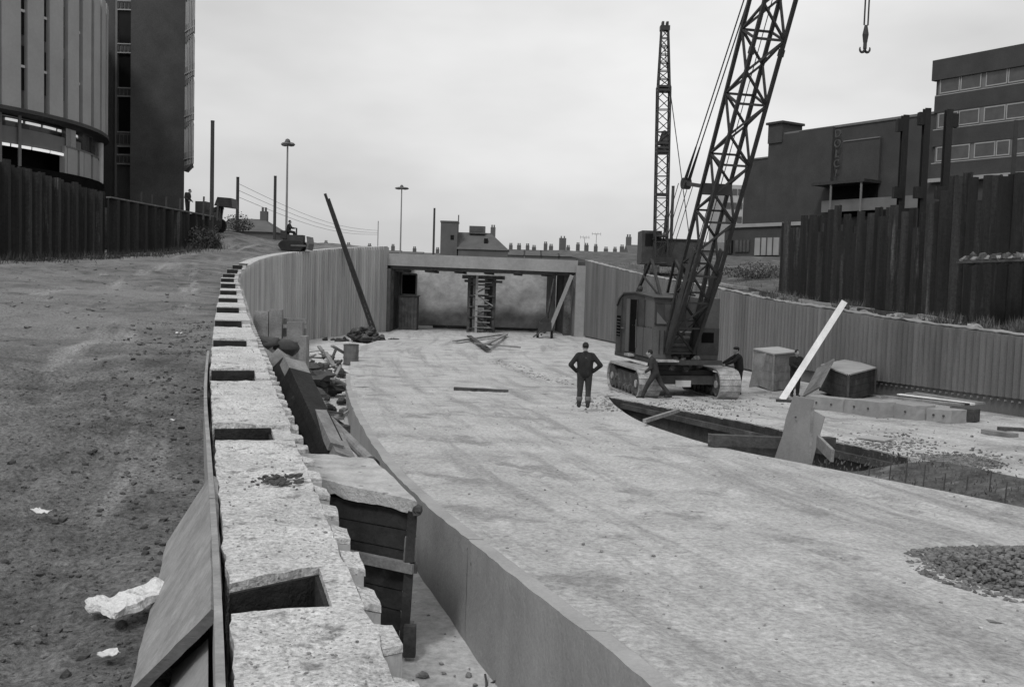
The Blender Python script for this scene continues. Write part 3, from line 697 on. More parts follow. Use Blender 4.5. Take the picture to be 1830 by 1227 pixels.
for s_ in (-.12, .12): MB().tube([foot + bdir * 1.2 + bup * .5 + sxv * s_, tip + sxv * s_], .014, 5).build('hoist_rope', 'rope', crane)
hk = MB().tube([Vector((hp.x, hp.y, hz + .5)), Vector((hp.x, hp.y, hz + .28)), Vector((hp.x, hp.y, hz + .10))], [.035, .075, .05], 10).build('hook_block', 'black_steel', crane)
MB().tube([Vector((hp.x, hp.y, hz + .14)), Vector((hp.x, hp.y, hz - .05))], .045, 8).build('shank', 'black_steel', hk)
for s_ in (-1, 1):
    pts = [Vector((hp.x + s_ * (.06 - .06 * math.cos(a)), hp.y, hz - .05 - .08 * math.sin(a))) for a in [math.pi * k / 6 for k in range(8)]]
    MB().tube(pts, [.03, .034, .034, .032, .03, .026, .02, .012], 7).build('hook', 'black_steel', hk)

# ------------------------------------------------------------------ second crane on the right bank
c2 = Vector((10.4, 66.5, gr(10.4, 66.5) - .05))
k2 = thing('crawler_crane', 'far dark crane with upright lattice jib above the right wall', 'crane', c2)
MB().box(c2 + Vector((0.3, .8, 1.55)), (3.1, 3.0, 1.7)).build('house', 'crane_dark', k2)
MB().box(c2 + Vector((-1.35, .9, 1.9)), (1.3, 2.4, 2.2)).build('operator_cab', 'crane_dark', k2)
MB().box(c2 + Vector((-1.35, -.33, 2.4)), (.9, .04, .8)).build('window', 'glass_dark', k2)
MB().box(c2 + Vector((0.3, .8, 2.44)), (3.3, 3.2, .1)).build('roof', 'black_steel', k2)
for s_ in (-1, 1):
    t = MB().prism([(-1.7, .25), (-1.5, 0), (1.5, 0), (1.7, .25), (1.7, .5), (1.5, .75), (-1.5, .75), (-1.7, .5)], -.3, .3, lambda u, v, w: c2 + Vector((s_ * 1.2 + w, u + .5, v + .03))).build('crawler_track', 'track_side', k2)
f2_ = at(1180, 470, 65.5); t2_ = at(1188, 54, 64.5)
j2 = MB().tube([f2_ + Vector((-.4, 0, 0)), f2_ + Vector((.4, 0, 0))], .1, 8).build('jib', 'black_steel', k2)
mid = f2_.lerp(t2_, .76)
lattice(j2, f2_, mid, .80, .78, .78, .78, (0, -1, 0), 16, .10, .05, 'black_steel')
lattice(j2, mid, t2_, .72, .44, .72, .4, (0, -1, 0), 7, .09, .05, 'black_steel')
MB().box(t2_ + Vector((0, 0, .1)), (.6, .5, .3)).build('jib_head', 'black_steel', j2)
for k in (-.14, .14): MB().box(t2_ + Vector((k, 0, .35)), (.14, .4, .3)).build('head_sheave', 'black_steel', j2)
for s_ in (.76, .745, .52, .50, .485, .30, .12): MB().box(f2_.lerp(t2_, s_), (.84, .84, .14)).build('jib_frame', 'black_steel', j2)
MB().blob(f2_.lerp(t2_, .53) + Vector((.1, -.2, 0)), (.3, .2, .8), 3).build('hoist_block', 'black_steel', j2)
MB().tube([c2 + Vector((1.4, 1, 2.4)), f2_.lerp(t2_, .93)], .03, 5).build('pendant_rope', 'rope', k2)
for s_ in (-.3, .3): MB().beam(c2 + Vector((s_, 1.6, 2.4)), c2 + Vector((s_ * .6, 1.9, 4.2)), .1, .1).build('gantry_leg', 'black_steel', k2)

# ------------------------------------------------------------------ people
def caps(mb, a, b, ra, rb, n=8):
    a = Vector(a); b = Vector(b); pts = []; rs = []
    t = (b - a); L = t.length or 1e-4; t = t / L
    for k in (-.95, -.6): pts.append(a + t * ra * k); rs.append(ra * math.sqrt(1 - k * k))
    pts.append(a); rs.append(ra); pts.append(b); rs.append(rb)
    for k in (.6, .95): pts.append(b + t * rb * k); rs.append(rb * math.sqrt(1 - k * k))
    mb.tube(pts, rs, n)
def ell(mb, c, r): mb.blob(c, r, 1, 0, 10, 7)
def rm(o, vox=.018, it=3):
    r = o.modifiers.new('remesh', 'REMESH'); r.mode = 'VOXEL'; r.voxel_size = vox; r.use_smooth_shade = True
    s = o.modifiers.new('smooth', 'SMOOTH'); s.factor = .5; s.iterations = it
    return o
def person(label, pos, heading, J, coat='cloth_dark', leg='cloth_mid', hgt=1.75, hat='hair', group=None, socks=False):
    """J: joints in metres for a 1.75 m figure; +x own right hand, +y ahead, z up"""
    k = hgt / 1.75; M = frame(Vector(pos), heading) @ Matrix.Diagonal((-k, k, k, 1))
    d = dict(pel=(0, 0, .93), chest=(0, 0, 1.28), neck=(0, .0, 1.47), head=(0, .02, 1.61), shl=(-.19, 0, 1.40), shr=(.19, 0, 1.40),
             ell=(-.25, -.02, 1.13), elr=(.25, -.02, 1.13), hal=(-.26, .06, .88), har=(.26, .06, .88),
             hil=(-.10, 0, .90), hir=(.10, 0, .90), knl=(-.11, .02, .49), knr=(.11, .02, .49), anl=(-.11, 0, .09), anr=(.11, 0, .09))
    d.update(J); D = {a: Vector(b) for a, b in d.items()}
    root = thing('person', label, 'person', pos, group)
    def mk(): return MB()
    def put(mb, nm, m, vox=.018, parent=root):
        mb.v = [M @ q for q in mb.v]; return rm(mb.build(nm, m, parent), vox)
    # body: one continuous figure (head, neck, trunk, limbs, hands with fingers)
    b = mk(); hd = D['head']; nk = D['neck']
    ell(b, hd, (.075, .095, .118)); caps(b, hd - Vector((0, .01, .06)), nk - Vector((0, 0, .04)), .055, .062)
    fd = Vector((0, 1, 0)); fd.z = -.1
    caps(b, hd + Vector((0, .088, .01)), hd + Vector((0, .112, -.02)), .012, .016); caps(b, hd + Vector((-.02, .075, -.055)), hd + Vector((.02, .075, -.055)), .018, .018)
    for s in (-1, 1): ell(b, hd + Vector((s * .078, -.005, 0)), (.014, .022, .034))
    caps(b, D['pel'], D['chest'], .12, .13); caps(b, D['shl'], D['shr'], .06, .06)
    for s, sh, e, h, hi, kn, an in ((-1, 'shl', 'ell', 'hal', 'hil', 'knl', 'anl'), (1, 'shr', 'elr', 'har', 'hir', 'knr', 'anr')):
        caps(b, D[sh], D[e], .05, .042); caps(b, D[e], D[h], .04, .028); caps(b, D[hi], D[kn], .075, .055); caps(b, D[kn], D[an], .05, .038)
        t = (D[h] - D[e]).normalized(); sd_ = t.cross(Vector((0, 1, 0)) if abs(t.y) < .8 else Vector((0, 0, 1))).normalized(); pf = sd_.cross(t)
        ell(b, D[h] + t * .05, (.036, .04, .05))
        for f in range(4):
            q = D[h] + t * .08 + pf * (-.027 + .018 * f); ln = (.055, .065, .062, .045)[f]
            caps(b, q, q + t * ln * .6, .010, .009, 6); caps(b, q + t * ln * .6, q + t * ln + sd_ * .02, .009, .007, 6)
        q = D[h] + t * .03 + pf * .035; caps(b, q, q + t * .035 + pf * .03, .012, .009, 6)
    put(b, 'body', 'skin', .012)
    # jacket
    j = mk(); P, C = D['pel'], D['chest']
    for dx in (-.06, .06):
        caps(j, P + Vector((dx, 0, -.02)), C + Vector((dx * 1.3, 0, 0)), .135, .15, 10); caps(j, C + Vector((dx * 1.3, 0, 0)), C.lerp(nk, .55) + Vector((dx * 1.2, 0, 0)), .15, .105, 10)
    caps(j, D['shl'] + Vector((.03, 0, 0)), D['shr'] - Vector((.03, 0, 0)), .085, .085); caps(j, C, nk, .12, .07)
    for sh, e, h in (('shl', 'ell', 'hal'), ('shr', 'elr', 'har')):
        caps(j, D[sh], D[e], .078, .064); caps(j, D[e], D[e].lerp(D[h], .93), .064, .05)
    put(j, 'jacket', coat)
    t_ = mk()
    for hi, kn, an in (('hil', 'knl', 'anl'), ('hir', 'knr', 'anr')):
        caps(t_, D[hi] + Vector((0, 0, .03)), D[kn], .112, .082); caps(t_, D[kn], D[kn].lerp(D[an], .86), .08, .07)
    caps(t_, D['hil'], D['hir'], .115, .115)
    put(t_, 'trousers', leg)
    for an, kn in (('anl', 'knl'), ('anr', 'knr')):
        f = mk(); A = D[an]; caps(f, A + Vector((0, -.03, -.035)), A + Vector((0, .17, -.045)), .05, .042); caps(f, A + Vector((0, 0, -.02)), A.lerp(D[kn], .35), .056, .062)
        put(f, 'boot', 'boot', .016)
    h_ = mk(); ell(h_, hd + Vector((0, -.018, .035)), (.088, .098, .098))
    if hat == 'cap': caps(h_, hd + Vector((-.04, .08, .065)), hd + Vector((.04, .08, .065)), .03, .03); ell(h_, hd + Vector((0, .0, .08)), (.1, .115, .055))
    if socks:
        for an, kn in (('anl', 'knl'), ('anr', 'knr')):
            s__ = mk(); caps(s__, D[an].lerp(D[kn], .38), D[an].lerp(D[kn], .44), .088, .09); put(s__, 'boot_top', 'sock', .014)
    put(h_, 'hair' if hat != 'cap' else 'cap', 'hair', .014)
    return root
p = on(1043, 729, zroad(on(1043, 729, -3.2).x, 24.8))
person('man in dark jacket seen from behind with hands on hips, nearest in roadway', p, R(180 + 4),
       dict(ell=(-.40, -.10, 1.15), elr=(.40, -.10, 1.15), hal=(-.20, .05, .95), har=(.20, .05, .95), anl=(-.10, -.02, .09), anr=(.12, .06, .09), head=(0, .04, 1.62)), 'cloth_dark', 'cloth_mid', 1.80, socks=True)
p = Vector((at(1172, 650, 32.6).x, 32.6, zroad(4.7, 32.6)))
person('man in overalls striding past the front of the crane tracks', p, R(-100),
       dict(pel=(0, .0, .88), chest=(0, .10, 1.20), neck=(0, .16, 1.38), head=(0, .22, 1.51), shl=(-.18, .12, 1.31), shr=(.18, .12, 1.31), ell=(-.24, .02, 1.06), elr=(.24, .16, 1.04), hal=(-.22, .14, .84), har=(.2, .32, .90),
            hil=(-.1, 0, .86), hir=(.1, 0, .86), knl=(-.11, -.20, .50), knr=(.11, .24, .48), anl=(-.11, -.50, .14), anr=(.11, .40, .09)), 'cloth_grey', 'cloth_mid', 1.74)
p = Vector((at(1322, 640, 35.6).x, 35.6, zroad(8.1, 35.6)))
person('man in dark jacket reaching over the right crane track', p, R(-80),
       dict(chest=(0, .06, 1.27), neck=(0, .10, 1.45), head=(0, .14, 1.59), shl=(-.18, .08, 1.38), shr=(.18, .08, 1.38), ell=(-.2, .34, 1.22), elr=(.2, .32, 1.20), hal=(-.14, .58, 1.10), har=(.14, .58, 1.08)), 'cloth_dark', 'cloth_dark', 1.76, 'cap')
p = Vector((at(1423, 640, 35.4).x, 35.4, zroad(10.2, 35.4)))
person('man in dark clothes steadying the tall pale leaning plank', p, R(10),
       dict(ell=(-.26, .12, 1.18), elr=(.26, .14, 1.2), hal=(-.05, .36, 1.05), har=(.22, .34, 1.3), head=(.0, .05, 1.60)), 'cloth_dark', 'cloth_dark', 1.72)
p = Vector((at(335, 350, 60.5).x, 60.5, 3.22))
person('man in long dark coat standing above the left sheet piles', p, R(80),
       dict(chest=(0, .05, 1.26), neck=(0, .1, 1.44), head=(0, .17, 1.56), hal=(-.2, .18, .98), har=(.2, .18, .98)), 'cloth_dark', 'cloth_dark', 1.72)

# ------------------------------------------------------------------ sheet piling
def pile_wall(name, label, plan, ztop, zbot, pitch, depth, rnd, m='sheet_pile_steel', cap=False, side=1):
    """plan: list of (x,y); each pile a trapezoid pan, alternately in and out"""
    w = thing(name, label, 'sheet piling', (plan[0][0], plan[0][1], zbot(0)))
    L = 0; seg = []
    for a, b in zip(plan, plan[1:]):
        l = math.dist(a, b); seg.append((L, l, Vector((*a, 0)), Vector((*b, 0)))); L += l
    n = int(L / pitch)
    def pos(s):
        for l0, l, a, b in seg:
            if s <= l0 + l + 1e-6: return a.lerp(b, (s - l0) / l), (b - a).normalized()
        return b, (b - a).normalized()
    for i in range(n):
        s = (i + .5) * pitch; c, t = pos(s); nn = Vector((t.y, -t.x, 0)) * side
        k = depth / 2 * (1 if i % 2 else -1); h = pitch / 2; f = h * .52
        zt = ztop(s / L) + rnd(i); zb = zbot(s / L)
        pr = [(-h, 0), (-f, k), (f, k), (h, 0)]; th = .03
        pts = [c + t * u + nn * (v + th) for u, v in pr] + [c + t * u + nn * (v - th) for u, v in reversed(pr)]
        q = [p + Vector((0, 0, zb)) for p in pts] + [p + Vector((0, 0, zt)) for p in pts]
        fs = [(0, 1, 6, 7), (1, 2, 5, 6), (2, 3, 4, 5)]
        faces = [tuple(reversed(x)) for x in fs] + [tuple(j + 8 for j in x) for x in fs] + [(j, (j + 1) % 8, 8 + (j + 1) % 8, 8 + j) for j in range(8)]
        MB().add(q, faces).build('pile', rp.choice(['sheet_pile_steel', 'sheet_pile_steel', 'sheet_pile_rusty', 'sheet_pile_black']), w)
    if cap:
        for i in range(0, 12):
            a, _ = pos(L * i / 12); b, _ = pos(L * (i + 1) / 12)
            MB().beam(a + Vector((0, 0, ztop(i / 12) + .05)), b + Vector((0, 0, ztop((i + 1) / 12) + .05)), .3, .07).build('capping', 'pile_cap', w)
    return w
rp = random.Random(11)
A0, A1, A2 = at(-70, 268, 39.5), at(192, 347, 52.0), at(378, 388, 62.0)
pile_wall('sheet_pile_wall', 'tall black sheet pile wall below the rotunda at far left', [(A0.x, A0.y), (A1.x, A1.y)], lambda s: lerp(A0.z, A1.z, s), lambda s: 0 if s < .5 else .4, .42, .26, lambda i: rp.uniform(-.06, .08) + (.1 if i % 7 == 0 else 0))
B0 = at(194, 354, 52.1)
pile_wall('sheet_pile_wall', 'lower black sheet pile wall with pale capping below the brick flats', [(B0.x, B0.y), (A2.x, A2.y)], lambda s: lerp(B0.z, A2.z, s), lambda s: .6, .42, .26, lambda i: rp.uniform(-.02, .02), cap=True)
C0, C1 = at(1398, 402, 50.0), at(1900, 300, 33.0)
tops = table([(0, at(1398, 402, 50).z), (.12, at(1450, 388, 47.5).z), (.25, at(1510, 375, 45).z), (.38, at(1560, 378, 42.8).z), (.5, at(1625, 368, 41).z), (.64, at(1690, 372, 38.5).z), (.70, at(1715, 322, 37.3).z), (.86, at(1800, 312, 35).z), (1, at(1860, 305, 33).z)])
pile_wall('sheet_pile_wall', 'ragged dark sheet pile wall above the right retaining wall', [(C0.x, C0.y), (C1.x, C1.y)], tops, lambda s: lerp(-1.0, -1.6, s), .38, .28, lambda i: rp.choice([0, -.1, .12, -.35, .05, -.6, .1, .25, -.9]) if i < 38 else rp.uniform(-.08, .08))
# debris ledge on the right piles
a, b = at(1728, 470, 35.6), at(1850, 466, 33.2)
lg = thing('ledge', 'narrow ledge heaped with rubble on the right sheet piles', 'ledge', a)
off = Vector((-.35, -.35, 0))
MB().beam(a + off, b + off, .55, .08).build('shelf', 'timber_dark', lg)
for k in range(16):
    q = a.lerp(b, .05 + k / 17) + off + Vector((0, 0, .09)); MB().blob(q, (.17, .15, .12 + .05 * (k % 3)), k, .35).build('rubble', ('pebble', 'dark_earth', 'dark_earth')[k % 3], lg)
# king piles
for i, (x, y0, y1, d, lb) in enumerate(((1618, 206, 440, 45, 'left of the three black steel piles before the brick block'), (1657, 194, 440, 44, 'middle of the three black steel piles before the brick block'), (1696, 196, 440, 42, 'right of the three black steel piles, in front of windows'))):
    t, b = at(x, y0, d), at(x - 6, y1, d); z0 = b.z - 1.5
    kp = thing('steel_pile', lb, 'pile', (t.x, d, z0)); w = .26
    MB().box((t.x, d, (t.z + z0) / 2), (.05, w - .04, t.z - z0)).build('web', 'sheet_pile_black', kp)
    for s in (-1, 1): MB().box((t.x, d + s * w / 2, (t.z + z0) / 2), (w, .04, t.z - z0)).build('flange', 'sheet_pile_black', kp)
    MB().box((t.x + (.22 if i == 2 else -.2), d, t.z - .45), (.32, .28, .55)).build('bracket', 'sheet_pile_black', kp)
    MB().box((t.x - .22, d - .1, at(x, 345, d).z), (.36, .3, .5)).build('bracket', 'sheet_pile_black', kp)
t = at(1816, 215, 41); kp = thing('steel_post', 'thin black post at the right edge before the office windows', 'post', (t.x, 41, 1))
MB().box((t.x, 41, (t.z + 1) / 2), (.14, .14, t.z - 1)).build('shaft', 'black_steel', kp); MB().box((t.x - .2, 41, 4.2), (.5, .12, .2)).build('bracket', 'sheet_pile_black', kp)

# ------------------------------------------------------------------ rotunda, left
RC, RR = Vector((-37.9, 55.9, 0)), 14.0
def cyl(px, py, rad):
    r = ray(px, py); o = Vector((RC.x, RC.y)); a = r.x ** 2 + r.y ** 2; b = -2 * (r.x * o.x + r.y * o.y); c = o.length_squared - rad * rad
    dsc = b * b - 4 * a * c
    if dsc < 0: dsc = 0
    p = r * ((-b - math.sqrt(dsc)) / (2 * a)); return p
def cang(px, rad): p = cyl(px, 190, rad); return math.atan2(p.y - RC.y, p.x - RC.x)
def cp_(ang, rad, z): return Vector((RC.x + rad * math.cos(ang), RC.y + rad * math.sin(ang), z))
ro = thing('rotunda', 'round building with pale vertical panels and slit windows at far left', 'building', (RC.x, RC.y, 3.3))
ZB, ZTOP = 7.85, 15.5
def arc(a0, a1, r0, r1, z0, z1, n=3):
    mb = MB()
    for i in range(n):
        p, q = lerp(a0, a1, i / n), lerp(a0, a1, (i + 1) / n)
        mb.hexa([cp_(p, r0, z0), cp_(p, r1, z0), cp_(q, r1, z0), cp_(q, r0, z0), cp_(p, r0, z1), cp_(p, r1, z1), cp_(q, r1, z1), cp_(q, r0, z1)])
    return mb
arc(-2.0, 1.6, 12.5, 13.72, ZB, ZTOP - .2, 40).build('drum', 'roof_slate', ro)
A_ = [cang(x, RR) for x in (4, 44, 85, 119, 148, 167, 182)]
step = (A_[4] - A_[0]) / 4
angs = [A_[0] + step * k for k in range(-7, 13)]
for k, a in enumerate(angs):
    arc(a, a + step * .72, 13.72, RR, ZB, ZTOP, 3).build('panel', 'panel_white', ro)
    for j, (z0, z1) in enumerate(((8.8, 9.9), (10.0, 11.0), (11.55, 12.65), (12.75, 13.7), (14.3, 15.3))):
        arc(a + step * .735, a + step * .985, 13.70, 13.78, z0, z1, 1).build('window', 'glass_dark', ro)
    if k in (7, 8, 10): 
        for z in (9.95, 12.7): arc(a + step * .74, a + step * .98, 13.7, 13.86, z - .05, z + .08, 1).build('window_bar', 'frame_white', ro)
arc(-2.0, 1.6, 12.3, 14.06, ZB - .2, ZB - .01, 50).build('soffit_ring', 'brick_dark', ro)
arc(-2.0, 1.6, 12.0, 12.9, ZB - .9, ZB - .33, 50).build('clerestory', 'glass_grey', ro)
for k in range(20):
    a = -1.0 + k * .1
    arc(a + .005, a + .085, 12.92, 13.0, ZB - .55, ZB - .43, 2).build('lamp_strip', 'lit_tube', ro)
arc(-2.0, .05, 12.9, 13.35, ZB - 1.75, ZB - .9, 36).build('fascia', 'panel_grey', ro)
for k in range(10):
    a = -1.0 + k * .1
    arc(a + .004, a + .094, 13.36, 13.44, ZB - 1.9, ZB - 1.76, 2).build('lamp_strip', 'lit_tube', ro)
arc(-2.0, 1.6, 11.4, 12.2, 3.0, ZB - .9, 40).build('shop_front', 'interior_dark', ro)
for px in (35, 0): 
    a = cang(px, 13.45); MB().tube([cp_(a, 13.45, 3), cp_(a, 13.45, ZB - .3)], .09, 8).build('column', 'panel_grey', ro)
e0 = cang(117, 13.4)
for k, (x0, x1, m_) in enumerate(((116, 120, 'frame_light'), (121, 139, 'panel_white'), (143, 150, 'panel_white'), (151, 163, 'frame_light'), (167, 178, 'panel_white'), (179, 188, 'frame_white'))):
    a, b = cang(x0, 13.5), cang(x1, 13.5); arc(a, b, 13.2, 13.5, 5.0, ZB - 1.35, 2).build('wall_panel', m_, ro)
    if k in (1, 3, 4): arc(a, b, 13.15, 13.4, ZB - 1.3, ZB - .35, 2).build('window', 'glass_grey', ro)
a, b = cang(118, 13.5), cang(188, 13.5); arc(a, b, 13.1, 13.52, ZB - 1.42, ZB - 1.32, 6).build('transom', 'panel_grey', ro)
a = cang(186, 13.6); MB().tube([cp_(a, 13.55, 3), cp_(a, 13.55, ZB - .33)], .2, 12).build('column', 'frame_white', ro)
arc(cang(40, 13.8), 1.6, 13.0, 13.8, 3.0, 5.0, 14).build('plinth', 'interior_dark', ro)

# ------------------------------------------------------------------ brick flats, left
D0 = 65.0
fx = lambda px: at(px, 200, D0).x
fz = lambda py, px=260: at(px, py, D0).z
ft = thing('block_of_flats', 'dark brick block of flats with balconies at its right edge', 'building', (fx(270), D0, 3.2))
zt = fz(-60)
MB().hexa([(fx(233), D0, 2), (fx(321), D0 + 1, 2), (fx(321) * 1.13, D0 + 7, 2), (fx(233) - 2, D0 + 7, 2), (fx(233), D0, zt), (fx(321), D0 + 1, zt), (fx(321) * 1.13, D0 + 7, zt), (fx(233) - 2, D0 + 7, zt)]).build('wall', 'brick_dark', ft)
MB().hexa([(fx(150), D0 + 1.2, 2), (fx(233) - .01, D0 + 1.2, 2), (fx(233) - 2.2, D0 + 6.9, 2), (fx(150), D0 + 6.9, 2), (fx(150), D0 + 1.2, zt), (fx(233) - .01, D0 + 1.2, zt), (fx(233) - 2.2, D0 + 6.9, zt), (fx(150), D0 + 6.9, zt)]).build('wall', 'brick_dark', ft)
x0, x1 = fx(196), fx(230)
for x in (x0, x1): MB().box((x, D0 + 1.1, (zt + 3) / 2), (.14, .18, zt - 3)).build('mullion', 'panel_grey', ft)
for k, (ya, yb, mm) in enumerate(((-6, 10, 'panel_grey'), (72, 88, 'panel_grey'), (152, 167, 'panel_grey'), (232, 258, 'panel_grey'), (273, 290, 'panel_grey'))):
    z1, z0 = fz(ya, 213), fz(yb, 213)
    s = MB().box(((x0 + x1) / 2, D0 + 1.12, (z0 + z1) / 2), (x1 - x0 - .16, .12, z1 - z0)).build('spandrel', mm, ft)
    for j in range(5): MB().box((x0 + (x1 - x0) * (j + .5) / 5, D0 + 1.03, (z0 + z1) / 2), (.16, .06, (z1 - z0) * .6)).build('slat', 'brick_dark', s)
    for z in (z0, z1): MB().box(((x0 + x1) / 2, D0 + 1.02, z), (x1 - x0 - .16, .08, .07)).build('rail', 'frame_light', s)
for k, (ya, yb) in enumerate(((10, 72), (88, 152), (167, 232), (258, 273))):
    z1, z0 = fz(ya, 213) - .05, fz(yb, 213) + .05
    MB().box(((x0 + x1) / 2, D0 + 1.16, (z0 + z1) / 2), (x1 - x0 - .3, .06, z1 - z0 - .1)).build('window', 'glass_dark', ft)
bx0, bx1 = fx(321.5), fx(352)
for k in range(-1, 4):
    z = fz(63 + 77 * k, 335)
    b_ = MB().hexa([(bx0, D0 + .9, z - .35), (bx1 - .1, D0 - .6, z - .05), ((bx1 - .1) * 1.035, D0 + 1.8, z - .05), (bx0, D0 + 1.8, z - .35), (bx0, D0 + .9, z), (bx1, D0 - .7, z), (bx1 * 1.036, D0 + 1.8, z), (bx0, D0 + 1.8, z)]).build('balcony', 'abutment', ft)
    for j in range(6):
        x = lerp(bx0 + .05, bx1 - .05, j / 5); y = lerp(D0 + .9, D0 - .65, j / 5)
        MB().box((x, y, z + 1.4), (.05, .05, 2.8)).build('post', 'frame_light', b_)
    MB().beam((bx0, D0 + .88, z + .42), (bx1, D0 - .68, z + .42), .06, .08).build('rail', 'frame_light', b_)
    MB().hexa([(bx0, D0 + .93, z), (bx1, D0 - .62, z), (bx1, D0 - .58, z), (bx0, D0 + .97, z), (bx0, D0 + .93, z + .85), (bx1, D0 - .62, z + .85), (bx1, D0 - .58, z + .85), (bx0, D0 + .97, z + .85)]).build('balustrade', 'panel_grey', b_)
    MB().hexa([(bx0, D0 + 1.0, z), (bx1 - .03, D0 - .55, z), (bx1 - .03, D0 - .45, z), (bx0, D0 + 1.1, z), (bx0, D0 + 1.0, z + 2.45), (bx1 - .03, D0 - .55, z + 2.45), (bx1 - .03, D0 - .45, z + 2.45), (bx0, D0 + 1.1, z + 2.45)]).build('screen', 'balcony_glass', b_)

# ------------------------------------------------------------------ right hand buildings (one street line)
S0 = Vector((40.05, 95.0, 0)); U = Vector((-.537, .843, 0)); W_ = Vector((.843, .537, 0))   # U runs away along the fronts, W_ into the block
def fp(s, k, z): return S0 + U * s + W_ * k + Vector((0, 0, z))
def sx_of(px, k=0):
    r = ray(px, 300); o = S0 + W_ * k       # solve o+U s on the ray in plan
    den = r.x * U.y - r.y * U.x; return -(r.x * o.y - r.y * o.x) / den
def zat(px, py, k=0):
    s = sx_of(px, k); p = S0 + U * s + W_ * k; r = ray(px, py); return r.z * p.y / r.y
def blk(s0, s1, k0, k1, z0, z1, m, nm, par): return MB().hexa([fp(s0, k0, z0), fp(s0, k1, z0), fp(s1, k1, z0), fp(s1, k0, z0), fp(s0, k0, z1), fp(s0, k1, z1), fp(s1, k1, z1), fp(s1, k0, z1)]).build(nm, m, par)
of = thing('office_block', 'dark office block with rows of pale framed windows at right', 'building', fp(-8, 4, 2))
sA, sB = sx_of(1664), sx_of(2050)
ZO = zat(1664, 111)
blk(sB, sA, .12, 10, 2, ZO, 'brick_right', 'wall', of)
blk(sB, sA + .3, -.25, .4, ZO - 1.75, ZO + .15, 'brick_right', 'parapet', of)
rows = [(142, 168), (204, 229), (264, 289)]
for ri, (ya, yb) in enumerate(rows):
    z1, z0 = zat(1670, ya), zat(1670, yb)
    blk(sB, sA - .3, .02, .14, z0 - .12, z1 + .35, 'panel_grey', 'window_band', of)
    blk(sB, sA, -.06, .12, z0 - .2, z0 - .12, 'frame_light', 'sill', of)
    blk(sB, sA, -.05, .12, z0 - 1.75, z0 - .22, 'brick_right', 'spandrel', of)
    L = sA - .5; n = 0
    while L > sB + 2:
        wdt = 2.05 if ri < 2 else (2.05 if n % 3 else 1.3)
        g_ = blk(L - wdt, L, -.02, .03, z0, z1, 'glass_grey', 'window', of)
        for (a0, a1, b0, b1) in ((L - wdt, L, z0 - .03, z0 + .08), (L - wdt, L, z1 - .08, z1 + .03), (L - wdt, L - wdt + .1, z0 + .08, z1 - .08), (L - .1, L, z0 + .08, z1 - .08)):
            blk(a0, a1, -.06, -.021, b0, b1, 'frame_light', 'frame', g_)
        L -= wdt + (.08 if n % 2 == 0 else .45); n += 1
        if ri == 0 and n in (3, 4): blk(L - .9, L - .2, .035, .06, z1 - .5, z1 - .38, 'lit_tube', 'lamp_strip', of)
zc = zat(1670, 322); blk(sB, sA, -.5, .3, zc - .25, zc + .1, 'frame_light', 'canopy', of)
bb_ = thing('brick_hall', 'windowless dark brick hall with canopied entrance and vertical sign letters', 'building', fp(12, 4, 2))
sC, sD, sE = sx_of(1372), sx_of(1330), sx_of(1397)
ZH = zat(1655, 201)
blk(sA + .02, sC, .2, 14, 2, ZH, 'brick_right', 'wall', bb_)
blk(sA + .02, sC, .1, .19, ZH - .18, ZH + .06, 'panel_grey', 'coping', bb_)
blk(sE, sC, -.2, 3, ZH - 1, zat(1385, 222), 'brick_right', 'stair_head', bb_)
blk(sE - .2, sC + .2, -.4, 3.2, zat(1385, 222), zat(1385, 222) + .25, 'black_steel', 'roof', bb_)
blk(sC, sD, .1, 12, 2, zat(1350, 284), 'brick_right', 'wall', bb_)
blk(sC, sD + .1, .0, .2, zat(1350, 284) - .05, zat(1350, 284) + .12, 'panel_grey', 'coping', bb_)
sF, sG = sx_of(1428), sx_of(1488); blk(sF, sC - .01, -.05, .19, 2, zat(1400, 240), 'brick_right', 'pier', bb_)
blk(sG, sF, -.25, .19, 2, zat(1450, 232), 'brick_right', 'pier', bb_)
sH, sI = sx_of(1507), sx_of(1572); blk(sI, sH, -.15, .18, zat(1540, 330), zat(1540, 250), 'brick_right', 'bay', bb_); blk(sI, sH, -.22, .0, zat(1540, 250), zat(1540, 250) + .12, 'panel_grey', 'coping', bb_)
zk = zat(1520, 332)
blk(sx_of(1574), sx_of(1479), -2.4, .2, zk, zk + .3, 'black_steel', 'canopy', bb_)
blk(sx_of(1570), sx_of(1484), -.1, .1, zk - 3.2, zk, 'interior_dark', 'entrance', bb_)
for px in (1487, 1541): s = sx_of(px, -2.2); MB().tube([fp(s, -2.2, zk - 3.4), fp(s, -2.2, zk)], .12, 8).build('column', 'panel_grey', bb_)
zb = zat(1560, 356); blk(sA, sx_of(1485), -1.2, -.6, zb - 1.2, zb, 'panel_grey', 'low_wall', bb_)
def letter(ch, s, zc, h):
    cu = bpy.data.curves.new('letter', 'FONT'); cu.body = ch; cu.size = h * 1.35; cu.extrude = .05; cu.align_x = 'CENTER'; cu.align_y = 'CENTER'
    t_ = bpy.data.objects.new('letter', cu); me = bpy.data.meshes.new_from_object(t_); bpy.data.objects.remove(t_)
    o = bpy.data.objects.new('letter', me); COL.objects.link(o); me.materials.append(MATS['letter_paint']); o.parent = bb_
    Rm = Matrix((-U, Vector((0, 0, 1)), -W_)).transposed().to_4x4(); Rm.translation = fp(s, -.32, zc) - wloc(bb_); o.matrix_basis = Rm
for ch, py in zip('DOLCI', (239, 257, 275, 293, 310)): letter(ch, sx_of(1495, -.3), zat(1495, py, -.3), .85)
lo = thing('low_building', 'low flat roofed building with pale fascia at the foot of the brick hall', 'building', fp(24, -8, 1.5))
sK, sL = sx_of(1440, -9), sx_of(1300, -9)
zf = zat(1370, 399, -9)
